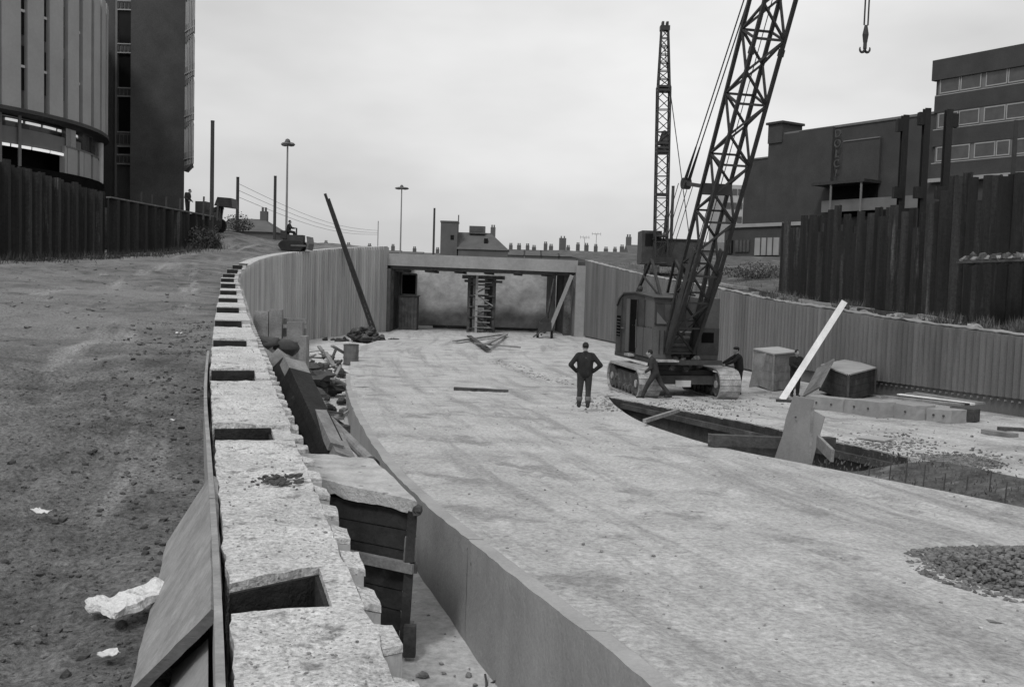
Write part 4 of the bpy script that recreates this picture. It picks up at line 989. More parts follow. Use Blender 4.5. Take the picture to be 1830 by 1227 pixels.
blk(sK, sL, -9, 0, 1, zf, 'brick_right', 'wall', lo); blk(sK, sL, -9.2, -9.01, zf - .35, zf, 'frame_light', 'fascia', lo)
for a, b, ya, yb, mm in ((1398, 1355, 425, 456, 'frame_light'), (1345, 1320, 428, 450, 'glass_grey'), (1315, 1303, 428, 452, 'glass_dark')):
    w_ = blk(sx_of(a, -9.1), sx_of(b, -9.1), -9.12, -8.9, zat(1370, yb, -9.1), zat(1370, ya, -9.1), mm, 'window', lo)
    for j in range(1, 4): q = lerp(sx_of(a, -9.15), sx_of(b, -9.15), j / 4); blk(q - .05, q + .05, -9.18, -9.125, zat(1370, yb, -9.1), zat(1370, ya, -9.1), 'brick_right', 'glazing_bar', w_)
# distant white flats behind the jib
p0, p1 = at(1298, 330, 190), at(1336, 405, 190)
wf = thing('white_flats', 'distant pale banded block of flats seen through the crane jib', 'building', (p0.x, 190, 2))
MB().hexa([(p0.x, 190, 2), (p1.x, 190, 2), (p1.x, 205, 2), (p0.x, 205, 2), (p0.x, 190, p0.z), (p1.x, 190, p0.z), (p1.x, 205, p0.z), (p0.x, 205, p0.z)]).build('wall', 'concrete_pale', wf)
for k in range(5):
    for j in range(4): MB().box((lerp(p0.x, p1.x, (j + .5) / 4), 189.95, p0.z - 1.3 - k * 2.6), ((p1.x - p0.x) / 4 * .8, .2, 1.1)).build('window', 'glass_grey', wf)

# ------------------------------------------------------------------ houses beyond the bridge
def gable(name, label, x0, x1, d, dep, z0, ze, zr, wm='brick_far', rmn='roof_slate', hip=0, chim=()):
    h = thing(name, label, 'house', ((x0 + x1) / 2, d, z0))
    MB().hexa([(x0, d, z0), (x1, d, z0), (x1, d + dep, z0), (x0, d + dep, z0), (x0, d, ze), (x1, d, ze), (x1, d + dep, ze), (x0, d + dep, ze)]).build('wall', wm, h)
    o = .25; ym = d + dep / 2
    MB().add([(x0 - o, d - o, ze), (x1 + o, d - o, ze), (x1 + o, d + dep + o, ze), (x0 - o, d + dep + o, ze), (x0 - o + (hip if hip < 0 else 0) * -1, ym, zr), (x1 + o - abs(hip), ym, zr)], [(0, 1, 5, 4), (1, 2, 5), (2, 3, 4, 5), (3, 0, 4), (0, 3, 2, 1)]).build('roof', rmn, h)
    for cx_, w, hh in chim:
        hh *= .75 + .5 * random.random(); cx_ += random.uniform(-.4, .4)
        c_ = MB().box((cx_, ym, zr + hh / 2 - .5), (w, .7, hh + 1)).build('chimney', 'brick_far', h)
        for j in range(2): MB().tube([(cx_ + (j - .5) * w * .45, ym, zr + hh), (cx_ + (j - .5) * w * .45, ym, zr + hh + .45)], .13, 6).build('chimney_pot', 'brick_far', c_)
    return h
d = 112; X = lambda px, dd: at(px, 430, dd).x; Z = lambda py, px, dd: at(px, py, dd).z
gable('house', 'old house with slate roof and chimney behind the bulldozer on the left', X(396, d), X(490, d), d, 7, 1, Z(414, 460, d), Z(388, 440, d), hip=2.2, chim=((X(462, d), .8, 1.0),))
d = 180
tw = thing('stair_tower', 'flat topped brick tower beside the steep roofed building past the bridge', 'tower', (X(802, d), d, 2))
MB().box((X(802, d), d + 2, (Z(397, 802, d) + 1) / 2), (X(818, d) - X(788, d), 4, Z(397, 802, d) - 1)).build('wall', 'brick_far', tw)
MB().box((X(802, d), d + 2, Z(396, 802, d)), (X(819, d) - X(787, d), 4.2, .3)).build('roof', 'roof_slate', tw)
MB().tube([(X(818.5, d), d, Z(400, 818, d)), (X(818.5, d), d, Z(384, 818, d))], .1, 6).build('flue', 'brick_far', tw); MB().box((X(808, d), d - .02, Z(424, 808, d)), (.6, .1, .8)).build('window', 'glass_dark', tw)
h = gable('steep_roofed_house', 'building with steep hipped roof, roof lantern and chimney beyond the bridge', X(819, d), X(908, d), d, 9, 1, Z(446, 860, d), Z(414, 860, d), hip=3.5, chim=((X(883, d), .9, 1.0),))
MB().box((X(851, d), d + 4.5, Z(409, 851, d)), (2.9, 2.2, 1.4)).build('roof_lantern', 'brick_far', h); MB().box((X(851, d), d + 3.38, Z(409, 851, d)), (2.2, .06, .6)).build('window', 'glass_grey', h)
MB().box((X(868, d), d + 1.9, Z(430, 868, d)), (.7, .9, .9)).build('dormer', 'glass_dark', h)
d = 215
xs = [908, 938, 968, 1000, 1032, 1064, 1096, 1128, 1160]
nth = ('first', 'second', 'third', 'fourth', 'fifth', 'sixth', 'seventh', 'eighth')
for i in range(8):
    ch = [(X(xs[i] + 6, d), .8, .9 + .3 * (i % 3)), (X(xs[i] + 20, d), .9, .8 + .4 * ((i + 1) % 2))]
    if i == 3: ch = [(X(1004, d), 1.5, 2.6), (X(1018, d), .8, .8)]
    gable('terrace_house', nth[i] + ' house from the steep roof in the far brick terrace', X(xs[i], d) + .05, X(xs[i+1], d) - .05, d, 7, 1, Z(458, 1000, d), Z(447, 1000, d), chim=ch)['group'] = 'far brick terrace beyond the bridge'
d = 230
for i in range(6):
    gable('terrace_house', ('end', 'second', 'third', 'fourth', 'fifth', 'sixth')[i] + ' house of the low terrace left of the brick tower', X(556 + i * 40, d), X(594 + i * 40, d), d, 7, 1, Z(446 + i * .8, 600, d), Z(440 + i * 1.2, 600, d), chim=((X(578 + i * 40, d), .8, .9),))['group'] = 'low far terrace behind the left wall'
d = 170
gable('gable_house', 'house roof just left of the upright crane jib', X(1126, d), X(1168, d), d, 8, 1, Z(452, 1140, d), Z(436, 1140, d), chim=((X(1130, d), .9, 1.2),))
d = 175
gable('long_roof', 'long low roof right of the upright crane jib', X(1200, d), X(1310, d), d, 8, 1, Z(447, 1250, d), Z(430, 1250, d))
# aerials
for px, py, lb in ((1066, 418, 'thin television aerial on the far terrace, the taller one'), (1045, 424, 'thin television aerial on the far terrace, the shorter one')):
    p = at(px, py, 214); a_ = thing('television_aerial', lb, 'aerial', (p.x, 214, Z(446, px, 214)))
    MB().tube([(p.x, 214, Z(450, px, 214)), (p.x, 214, p.z)], .05, 5).build('mast', 'grey_steel', a_)
    MB().beam((p.x - 1, 214, p.z), (p.x + 1, 214, p.z), .07, .07).build('boom', 'grey_steel', a_)
    for k in (-.9, -.3, .3, .9): MB().beam((p.x + k, 214, p.z - .35), (p.x + k, 214, p.z + .35), .05, .05).build('rod', 'grey_steel', a_)

# ------------------------------------------------------------------ masts, poles, wires
for px, py, yb, d, lb in ((514, 257, 412, 118, 'tall thin lamp mast with clustered lanterns on the left, the nearer one'), (718, 336, 445, 185, 'tall thin lamp mast with clustered lanterns near the bridge, the farther one')):
    t, b = at(px, py, d), at(px - 3, yb, d); lm = thing('lamp_mast', lb, 'street lamp', (t.x, d, 1))
    MB().tube([(t.x, d, 1), (t.x, d, t.z)], [.16, .10], 8).build('mast', 'post_grey', lm)
    for k in range(3):
        a = k * 2.1 + .5; c_ = Vector((t.x + .42 * math.cos(a) * (d / 118), d + .4 * math.sin(a), t.z - .05)); MB().blob(c_, (.5 * d / 118, .4, .26), 1, 0).build('lantern', 'grey_steel', lm)
    MB().blob(Vector((t.x, d, t.z + .25)), (.34, .34, .36), 1, 0).build('cap', 'grey_steel', lm)
for px, py, yb, d, r_, lb in ((380, 218, 395, 63.5, .14, 'tallest black pole beside the raised bucket on the left bank'), (425, 318, 400, 85, .15, 'short dark pole between the bucket and the old house'), (492, 316, 415, 85, .14, 'dark pole standing by the gable of the old house'),
                              (776.5, 373, 450, 120, .14, 'dark pole left of the brick tower beyond the bridge'), (1203, 334, 450, 80, .14, 'dark pole just right of the upright crane jib'), (676, 396, 445, 150, .07, 'thin pole above the left wall near the bridge')):
    t = at(px, py, d); b = at(px, yb, d); pl = thing('pole', lb, 'pole', (t.x, d, min(b.z, 1.0)))
    MB().tube([(t.x, d, min(b.z, 1.0)), (t.x, d, t.z)], [r_, r_ * .85], 8).build('shaft', 'pole_wood' if r_ > .1 else 'post_grey', pl); MB().tube([(t.x, d, t.z), (t.x, d, t.z + .08)], r_ * .9, 8).build('cap', 'black_steel', pl)
for k, (y0, y1) in enumerate(((328, 412), (340, 416), (352, 419))):
    a, b = at(426, y0, 85), at(676, y1, 150); pts = [a.lerp(b, s / 10) - Vector((0, 0, 1.0 * math.sin(math.pi * s / 10))) for s in range(11)]
    tag(MB().tube(pts, .018, 4).build('overhead_wire', 'grey_steel'), ('top', 'middle', 'lowest')[k] + ' of the thin wires sagging from the short pole', 'wire')

# ------------------------------------------------------------------ foreground: shutter boards along the wall, leaning board, litter
for i, (d0, d1) in enumerate(((2.0, 5.2), (5.23, 9.0), (9.04, 13.0))):
    mb = MB(); n = 8
    def sh(u, v, w):
        d = lerp(d0, d1, u); return wpt(d, WTD(d) + .03 + w * .028, lerp(ZT(d) - 1.0, ZT(d) + .018 + .006 * nz2(d, 1, 3), v))
    mb.grid(lambda u, v: sh(u, v, 0), n, 1); mb.grid(lambda u, v: sh(u, v, 1), n, 1); mb.grid(lambda u, v: sh(u, 1, v), n, 1); mb.grid(lambda u, v: sh(0, u, v), 1, 1); mb.grid(lambda u, v: sh(1, u, v), 1, 1)
    tag(mb.build('shutter_board', 'formboard'), ('nearest thin shutter board standing edge-on against the wall top', 'second thin shutter board standing along the outside of the wall', 'farthest thin shutter board along the outside of the wall')[i], 'board', 'shutter boards along the left wall')
q = [on(376, 846, -1.17), on(377, 1088, -1.20), on(232, 1235, -1.66), on(298, 968, -1.62)]
nn = (q[1] - q[0]).cross(q[3] - q[0]).normalized(); nn = nn if nn.z > 0 else -nn
mb = MB(); mb.rough_hexa([q[0] - nn * .045, q[3] - nn * .045, q[2] - nn * .045, q[1] - nn * .045, q[0], q[3], q[2], q[1]], 10, 16, 2, .006, 5)
tag(mb.build('leaning_board', 'formboard'), 'wide grey board leaning against the wall at bottom left', 'board')
q = [on(372, 1140, -1.40), on(372, 1300, -1.42), on(285, 1300, -1.68), on(310, 1195, -1.66)]
MBx = MB().hexa([a - Vector((0, 0, .04)) for a in (q[0], q[3], q[2], q[1])] + [q[0], q[3], q[2], q[1]])
tag(MBx.build('offcut_board', 'plywood'), 'pale board offcut under the leaning board at bottom left', 'board')
def litter(label, cx, cy, w, h, seed, m='paper', name='paper_scrap', cat='paper', zoff=.05, curl=.02):
    r = random.Random(seed); c = on(cx, cy, -1.55)
    for _ in range(20): c = on(cx, cy, gl(c.x, c.y) + zoff)
    n = 6; a = r.uniform(0, 3)
    def f(u, v):
        x, y = (u - .5) * w, (v - .5) * h; k = 1 + .3 * nz2(u * 2 + seed, v * 2, 1.5)
        return (c.x + (x * math.cos(a) - y * math.sin(a)) * k, c.y + (x * math.sin(a) + y * math.cos(a)) * k, c.z + curl * (1 + nz2(u * 3 + seed, v * 3, 1.2)) + curl * 1.5 * abs(u - .5))
    mb = MB(); mb.grid(f, n, n); b = len(mb.v); mb.grid(lambda u, v: Vector(f(u, v)) - Vector((0, 0, .003)), n, n)
    return tag(mb.build(name, m), label, cat)
litter('crumpled white paper on the earth left of the second pocket', 297, 756, .15, .10, 1)
litter('flat white paper scrap at the far left edge of the earth', 77, 916, .12, .07, 2, curl=.012)
litter('small square white paper below the broken plaster piece', 195, 1168, .085, .07, 3, curl=.006)
litter('tiny pale paper scrap on the far trodden earth', 318, 598, .22, .14, 5)
# broken plaster slab and lump
c = on(247, 1090, -1.58)
for _ in range(20): c = on(247, 1090, gl(c.x, c.y) + .05)
ol = [(-.145, -.11), (-.05, -.125), (.03, -.07), (.09, -.03), (.085, .02), (.12, .03), (.125, .075), (.155, .12), (.13, .165), (.05, .13), (-.01, .08), (-.075, .02), (-.10, -.05)]
mb = MB(); n = len(ol)
tilt = lambda x, y: .03 + .05 * x + .25 * y + .012 * nz2(x * 9, y * 9, 1)
mb.add([c + Vector((x, y * 1.5, tilt(x, y) + .028)) for x, y in ol] + [c + Vector((x * .97, y * 1.5, tilt(x, y) - .012)) for x, y in ol] + [c + Vector((-.0, .0, tilt(0, 0) + .02))], [(i, (i + 1) % n, 2 * n) for i in range(n)] + [tuple(range(2 * n - 1, n - 1, -1))] + [(i, n + i, n + (i + 1) % n, (i + 1) % n) for i in range(n)])
mb = MB(); ax = Vector((.62, .78, .10)).normalized(); ay = Vector((.75, -.62, -.12)).normalized(); az_ = ax.cross(ay).normalized(); az_ = az_ if az_.z > 0 else -az_
hx = lambda u, v, w: c + Vector((.0, .0, .045)) + ax * u + ay * v + az_ * w
mb.rough_hexa([hx(-.20, -.06, 0), hx(.15, -.09, 0), hx(.21, .05, 0), hx(-.17, .09, 0), hx(-.19, -.06, .03), hx(.14, -.085, .045), hx(.20, .05, .03), hx(-.17, .085, .035)], 22, 14, 3, .014, 13, 3)
tag(mb.build('plaster_slab', 'plaster_white'), 'broken white plaster slab lying on the earth, the larger piece', 'plaster')
c = on(178, 1095, -1.58)
for _ in range(20): c = on(178, 1095, gl(c.x, c.y) + .03)
mb = MB(); pts = [c + Vector((-.07, -.03, .03)), c + Vector((-.055, -.02, .04)), c + Vector((.03, .01, .045)), c + Vector((.085, .02, .04))]
mb.blob(c + Vector((0, 0, .04)), (.075, .05, .045), 5, .16, 12, 9)
tag(mb.build('plaster_lump', 'plaster_white', smooth=True), 'rounded white plaster lump just left of the broken slab', 'plaster')

# ------------------------------------------------------------------ timber bin beside the wall
zb = -2.30
NR, NL, FL, FR = on(738, 905, zb), on(545, 872, zb), on(522, 817, zb), on(664, 832, zb)
base = ZS(10.3) + .02
bn = thing('timber_bin', 'tall dark timber bin beside the wall with a mortar covered lid', 'bin', ((NR.x + NL.x) / 2, NR.y, base))
cen = (NR + NL + FL + FR) / 4
def ins(p, k, z): q = cen + (p - cen) * k; return Vector((q.x, q.y, z))
nb = 7
for i in range(nb):
    z0, z1 = lerp(base, zb - .05, i / nb) + .006, lerp(base, zb - .05, (i + 1) / nb) - .006
    for A, B in ((NL, NR), (NR, FR), (FR, FL), (FL, NL)):
        k0 = lerp(.90, 1.0, i / nb) * .96
        a0, b0, a1, b1 = ins(A, k0, z0), ins(B, k0, z0), ins(A, k0, z1), ins(B, k0, z1)
        ai, bi, ai1, bi1 = ins(A, k0 - .05, z0), ins(B, k0 - .05, z0), ins(A, k0 - .05, z1), ins(B, k0 - .05, z1)
        MB().hexa([a0, b0, bi, ai, a1, b1, bi1, ai1]).build('plank', 'bin_timber', bn)
for P in (NL, NR, FR, FL): MB().beam(ins(P, .92, base), ins(P, 1.0, zb - .04), .09, .09, (0, 1, 0)).build('post', 'bin_timber', bn)
zr_ = zb - .62; MB().beam(ins(NL, 1.02, zr_), ins(NR, 1.03, zr_), .07, .10).build('batten', 'timber_mid', bn)
MB().beam(ins(NR, 1.03, zr_), ins(FR, 1.03, zr_), .07, .10).build('batten', 'timber_dark', bn)
MB().beam(ins(NR, .97, zr_ + .06), ins(NR, .985, zr_ + .30), .12, .06).build('block', 'timber_mid', bn)
MB().beam(ins(NR, 1.0, base + .02), ins(NR, 1.0, base + .34), .12, .10).build('foot_block', 'timber_dark', bn)
mb = MB()
def lid(u, v, w):
    a = NL.lerp(NR, u); b = FL.lerp(FR, u); p = a.lerp(b, v); p = cen + (p - cen) * 1.05; e = 1 - min(1, v * 4)
    z = zb + .02 + w * .06 + .02 * nz2(p.x * 2, p.y * 2, 1.4) + .10 * (1 - u) * (1 - v) * .6
    if w < .5: z -= e * (.06 + .05 * abs(nz2(u * 6, 0, 1)))
    return Vector((p.x, p.y, z))
mb.grid(lambda u, v: lid(u, v, 1), 24, 16); mb.grid(lambda u, v: lid(u, v, 0), 24, 16); mb.grid(lambda u, v: lid(u, 0, v), 24, 2); mb.grid(lambda u, v: lid(1, u, v), 16, 2); mb.grid(lambda u, v: lid(u, 1, v), 24, 1); mb.grid(lambda u, v: lid(0, u, v), 16, 1)
mb.build('lid', 'mortar', bn, smooth=True)
MB().blob(ins(NR, 1.06, zb - .02), .055, 2).build('knob', 'timber_dark', bn)

# ------------------------------------------------------------------ timber and steel stacked against the left wall
def plank(label, a, b, w, h, m, cat='timber', name='timber_baulk', up=(0, 0, 1), group=None, extra=None):
    o = thing(name, label, cat, b if b.z < a.z else a, group)
    mb = MB().beam(a, b, w, h, up).build('shaft', m, o)
    t = (b - a).normalized()
    MB().beam(a - t * .01, a + t * (.05 if not extra else .3), w * 1.03, h * 1.03, up).build('end', extra or m, o)
    return o
G1 = 'long forms leaning on the left wall'
def lean(px0, py0, d0, px1, py1, d1): return at(px0, py0, d0), at(px1, py1, d1)
a, b = lean(470, 628, 16.6, 632, 985, 12.6)
o = plank('leftmost dark steel form leaning along the wall behind the bin', a, b, .40, .14, 'form_black', 'form', 'steel_form', (.8, -.3, .5), G1, 'timber_mid')
for s in (.3, .62): q = a.lerp(b, s); MB().beam(q - (b - a).normalized() * .16, q + (b - a).normalized() * .16, .44, .18, (.8, -.3, .5)).build('stiffener', 'timber_mid', o)
a, b = lean(497, 640, 16.2, 664, 985, 12.3)
plank('middle black timber form leaning behind the bin', a, b, .26, .26, 'form_black', 'form', 'timber_form', (.8, -.3, .5), G1, 'timber_mid')
a, b = lean(523, 650, 15.6, 640, 900, 13.0)
plank('right hand form with a grey split end leaning behind the bin', a, b, .36, .16, 'form_black', 'form', 'timber_form', (.6, -.5, .6), G1, 'timber_mid')
a, b = lean(560, 715, 15.0, 600, 800, 13.6)
plank('short grey timber lying against the forms', a, b, .2, .12, 'timber_mid', 'timber', 'timber_baulk', (.5, -.5, .7))
a, b = lean(582, 770, 14.9, 610, 830, 13.4)
plank('short stub timber beside the pipe behind the bin', a, b, .3, .3, 'timber_mid', 'timber', 'timber_stub', (.5, -.5, .7))
a, b = lean(590, 752, 15.6, 664, 826, 13.4)
pp = thing('pipe', 'pale round pipe lying beside the road slab behind the bin', 'pipe', b)
MB().tube([a, b], .075, 12).build('barrel', 'timber_mid', pp); MB().tube([b - (b - a).normalized() * .02, b + (b - a).normalized() * .12], .085, 12).build('socket', 'timber_dark', pp)
MB().tube([a, a + (a - b).normalized() * .06], .084, 12).build('collar', 'grey_steel', pp)
a = at(470, 605, 19.5)
sk = thing('sacking_heap', 'dark sacks heaped on the far end of the leaning forms', 'sacks', a)
MB().blob(a + Vector((0, 0, -.08)), (.30, .3, .13), 3, .35, 9, 7).build('sack', 'canvas_grey', sk, True); MB().blob(a + Vector((.45, .2, -.16)), (.24, .3, .15), 4, .35, 9, 7).build('sack', 'canvas_grey', sk, True)
MB().blob(a + Vector((-.2, -.2, -.25)), (.25, .25, .2), 5, .25, 9, 6).build('sack', 'canvas_grey', sk, True)
# standing shutter frame (posts and boards)
fd = 27.0
fr = thing('timber_crate', 'grey timber frame of posts and boards standing against the left wall', 'crate', (at(500, 640, fd).x, fd, ZS(fd)))
for px, w, yt in ((468, .40, 556), (494, .34, 553), (528, .42, 575)):
    t = at(px, yt, fd - .2); MB().box((t.x, fd - .2, (t.z + ZS(fd)) / 2), (w, .2, t.z - ZS(fd))).build('post', 'timber_mid', fr)
for k, (y, hh) in enumerate(((572, .16), (592, .24), (612, .22), (632, .26), (655, .3), (685, .3), (720, .35))):
    a, b = at(462, y, fd), at(548, y + 3, fd); MB().beam(a, b, .1, hh, (0, 0, 1)).build('board', 'timber_mid', fr)
t = at(543, 640, fd - .5); MB().box((t.x, fd - .5, t.z), (.2, .4, 1.2)).build('post', 'timber_mid', fr)
# rubble, offcuts and cloth tips between wall and slab
rb = random.Random(5)
hp = thing('rubble_heap', 'heap of rubble and timber offcuts beside the wall past the crate', 'rubble', (LED(38) - 1.2, 38, ZS(38)))
for k in range(110):
    d = rb.uniform(25, 50); x = lerp(LIN(d) + .6, LED(d) - .1, rb.betavariate(2.2, 1.6)); s = rb.uniform(.08, .34)
    MB().blob((x, d, ZS(d) + s * .4 + .45 * math.exp(-((d - 36) / 7) ** 2) * rb.random()), (s, s * rb.uniform(.6, 1.2), s * rb.uniform(.5, .9)), k, .4, 6, 4).build('rubble', rb.choice(['dark_earth', 'timber_dark', 'pebble', 'canvas_grey', 'pebble_light']), hp)
for k in range(70):
    d = rb.uniform(26, 48); x = lerp(LIN(d) + .7, LED(d) - .2, rb.random()); a = rb.uniform(0, 3.1); L = rb.uniform(.4, 1.3); z = ZS(d) + rb.uniform(.1, .7)
    v = Vector((math.cos(a), math.sin(a), rb.uniform(-.5, .6))) * L; MB().beam(Vector((x, d, z)) - v / 2, Vector((x, d, z)) + v / 2, rb.uniform(.06, .2), rb.uniform(.03, .1)).build('offcut', rb.choice(['timber_mid', 'timber_dark', 'timber_dark', 'timber_mid']), hp)
c = Vector((at(628, 600, 47).x, 47, ZS(47)))
dr = thing('oil_drum', 'grey upright drum standing at the left road edge', 'drum', c)
MB().tube([c, c + Vector((0, 0, .95))], .36, 16).build('barrel', 'drum', dr)
for z in (.05, .33, .62, .93): MB().tube([c + Vector((0, 0, z - .02)), c + Vector((0, 0, z + .02))], .375, 16).build('rim', 'drum', dr)
for k, (px, py, d, lab) in enumerate(((560, 632, 33, 'dark tarpaulin bundle in the strip beside the crate'), (650, 590, 66, 'dark heap of spoil at the foot of the leaning rails'))):
    c = at(px, py, d); c.z = ZS(d); hpp = thing('tarpaulin_heap' if k == 0 else 'spoil_heap', lab, 'heap', c)
    for j in range(14 if k == 0 else 46):
        ox = rb.gauss(0, .5 if k == 0 else 1.1)
        MB().blob(c + Vector((ox, rb.uniform(-.8, .8), rb.uniform(.0, .9) * math.exp(-(ox / 1.1) ** 2))), (rb.uniform(.12, .45), rb.uniform(.2, .4), rb.uniform(.1, .3)), j, .45, 7, 5).build('lump', 'canvas_grey' if k == 0 else ('dark_earth', 'timber_dark')[j % 2], hpp)
# long pair of rails leaning by the far end of the left wall
b0, t0 = at(668, 592, 73), at(584, 346, 71.5); b0.z = max(b0.z, ZL(73))
rl = thing('leaning_rails', 'long pair of black rails leaning steeply in front of the left wall', 'rails', b0)
sx = Vector((.24, .08, 0))
for s in (-.5, .5): MB().beam(b0 + sx * s, t0 + sx * s - (Vector((0, 0, .35)) if s > 0 else Vector((0, 0, 0))), .17, .22, (0, 1, 0)).build('rail', 'black_steel', rl)
for k in range(24): q = b0.lerp(t0, .02 + k / 25); MB().beam(q - sx * .5, q + sx * .5 + Vector((0, 0, -.12)), .07, .07).build('rung', 'black_steel', rl)
# steel rods poking up at the bottom edge
for k, (pts, lab) in enumerate(((((868, 1225), (930, 1193)), 'bent rusty rod lying slanted at the bottom edge'), (((867, 1204), (868, 1240)), 'upright rusty rod at the bottom edge, the left one'), (((910, 1190), (911, 1240)), 'upright rusty rod at the bottom edge, the right one'),
                                (((921, 1176), (931, 1192)), 'short rod against the slab edge at the bottom'), (((975, 1211), (962, 1240)), 'thin rod at the bottom edge in front of the slab face'))):
    a, b = at(*pts[0], 9.4), at(*pts[1], 9.2)
    tag(MB().tube([a, a.lerp(b, .5) + Vector((.01, 0, .01)), b], .011, 6).build('steel_rod', 'rust_bar'), lab, 'rod', 'reinforcing rods by the slab')

# ------------------------------------------------------------------ trench: dark shuttering, props, plywood
tw_ = thing('trench_shuttering', 'dark boarded far side of the middle trench', 'shuttering', (UED(26), 26, ZR(26) - 1.2))
d = 20.2
while d < 33.0:
    e = d + .26; f = lambda q, k, z: Vector((UED(q) - k, q, z))
    zt0 = zroad(UED(d), d) - .015 - .03 * (rb.random())
    MB().hexa([f(d, .06, -4.75), f(d, .015, -4.75), f(e - .012, .015, -4.75), f(e - .012, .06, -4.75), f(d, .06, zt0), f(d, .015, zt0), f(e - .012, .015, zt0), f(e - .012, .06, zt0)]).build('board', 'bin_timber', tw_); d = e
MB().beam(Vector((UED(20.4) - .12, 20.4, -3.62)), Vector((UED(32) - .12, 32, -3.95)), .1, .15).build('waling', 'timber_dark', tw_)
a, b = at(1160, 742, 24.5), at(1205, 735, 26.5); plank('thin strut bracing the left end of the trench', at(1152, 752, 23.9), at(1212, 733, 27), .09, .09, 'timber_mid', 'strut', 'trench_strut')
a, b = at(1266, 785, 20.7), at(1452, 793, 20.3)
plank('heavy dark beam lying across the trench below the plywood', a, b, .2, .23, 'timber_dark', 'beam', 'timber_beam')
a, b = at(1455, 790, 20.3), at(1487, 789, 20.6)
plank('short dark beam end right of the plywood', a, b, .2, .2, 'timber_dark', 'beam', 'timber_beam')
a, b = at(1462, 788, 19.6), at(1488, 814, 18.6)
plank('pale board propped at the right end of the trench beam', a, b, .06, .24, 'timber_mid', 'board', 'timber_board')
pd = 20.0
ol = [(1418, 706), (1454, 714), (1451, 732), (1474, 744), (1458, 800), (1450, 832), (1384, 818), (1398, 778), (1404, 748)]
pw = thing('plywood_sheet', 'grey stepped plywood sheet standing upright in the trench', 'plywood', at(1420, 830, pd))
pts = [at(x, y, pd + (.0 if x < 1448 else .12)) for x, y in ol]
MB().add([p for p in pts] + [p + Vector((.02, .03, 0)) for p in pts], [tuple(range(9)), tuple(reversed(range(9, 18)))] + [(i, 9 + i, 9 + (i + 1) % 9, (i + 1) % 9) for i in range(9)]).build('sheet', 'plywood', pw)
MB().beam(at(1452, 728, pd + .14), at(1446, 828, pd + .14), .06, .06).build('stud', 'timber_mid', pw); MB().blob(at(1422, 745, pd - .01), .02, 1).build('bolt', 'black_steel', pw)
for k in range(9):   # starter bars along the trench
    px = (1556, 1594, 1622, 1654, 1690, 1730, 1772, 1480, 1800)[k]; d = 18.6 - k * .25 if k < 7 else (19.8, 16.2)[k - 7]
    y0 = (818, 812, 822, 830, 845, 850, 842, 800, 860)[k]; x = at(px, y0, d)
    zb_ = zroad(UED(d), d) - .6
    tag(MB().tube([Vector((x.x - .04, d, zb_)), Vector((x.x, d, x.z))], .012, 5).build('starter_bar', 'rust_bar'), ('first', 'second', 'third', 'fourth', 'fifth', 'sixth', 'seventh', 'isolated', 'last')[k] + ' thin upright bar from the plywood along the trench bank', 'rod', 'starter bars along the trench')

# ------------------------------------------------------------------ right carriageway clutter
def crate(label, pl, pf, pr, ytop, m, lidm, name, cat, lid_drop=0, planks=4):
    """pl, pf, pr: base pixels of left, front and right corners"""
    def gp(q):
        p = on(q[0], q[1], -3.8)
        for _ in range(30): p = on(q[0], q[1], zroad(p.x, p.y))
        return p
    L, Fq, Rr = gp(pl), gp(pf), gp(pr); Bk = L + Rr - Fq
    h = at(pf[0], ytop, Fq.y).z - Fq.z
    o = thing(name, label, cat, Fq)
    z0 = Fq.z
    def v(p, k, z): c_ = (L + Rr) / 2; q = c_ + (p - c_) * k; return Vector((q.x, q.y, z))
    for i in range(planks):
        a, b = z0 + h * i / planks + .004, z0 + h * (i + 1) / planks - .004
        for P, Q in ((L, Fq), (Fq, Rr), (Rr, Bk), (Bk, L)): MB().hexa([v(P, 1, a), v(Q, 1, a), v(Q, .94, a), v(P, .94, a), v(P, 1, b), v(Q, 1, b), v(Q, .94, b), v(P, .94, b)]).build('plank', m, o)
    MB().hexa([v(L, 1.04, z0 + h), v(Fq, 1.04, z0 + h - lid_drop), v(Rr, 1.04, z0 + h), v(Bk, 1.04, z0 + h + lid_drop), v(L, 1.04, z0 + h + .05), v(Fq, 1.04, z0 + h + .05 - lid_drop), v(Rr, 1.04, z0 + h + .05), v(Bk, 1.04, z0 + h + .05 + lid_drop)]).build('lid', lidm, o)
    for P in (L, Fq, Rr): MB().beam(v(P, 1.01, z0), v(P, 1.01, z0 + h), .07, .07, (0, 1, 0)).build('corner_post', m, o)
    return o
crate('big square crate between the crane and the leaning plank', (1345, 688), (1380, 699), (1424, 694), 634, 'timber_mid', 'concrete_pale', 'wooden_crate', 'crate')
crate('dark low shed box with a sloping pale lid right of the plank', (1466, 703), (1514, 717), (1562, 708), 668, 'timber_dark', 'concrete_pale', 'tool_box', 'box', .05)
a, b = at(1398, 703, 33.6), at(1509, 539, 35.2); a.z = zroad(a.x, a.y) + .03
plank('tall pale plank leaning up to the right wall', a, b, .22, .07, 'timber_light', 'plank', 'leaning_plank', (-.2, -1, .2))
a, b = at(1348, 690, 36.4), at(1360, 632, 36.8); plank('pale board leaning on the left side of the big crate', a, b, .5, .05, 'timber_mid', 'board', 'leaning_board', (-.8, -.4, .3))
a, b = at(1450, 700, 35.2), at(1476, 650, 36.2); plank('grey panel leaning between the plank and the shed box', a, b, .9, .06, 'timber_mid', 'panel', 'shutter_leaf', (-.9, -.3, .3))
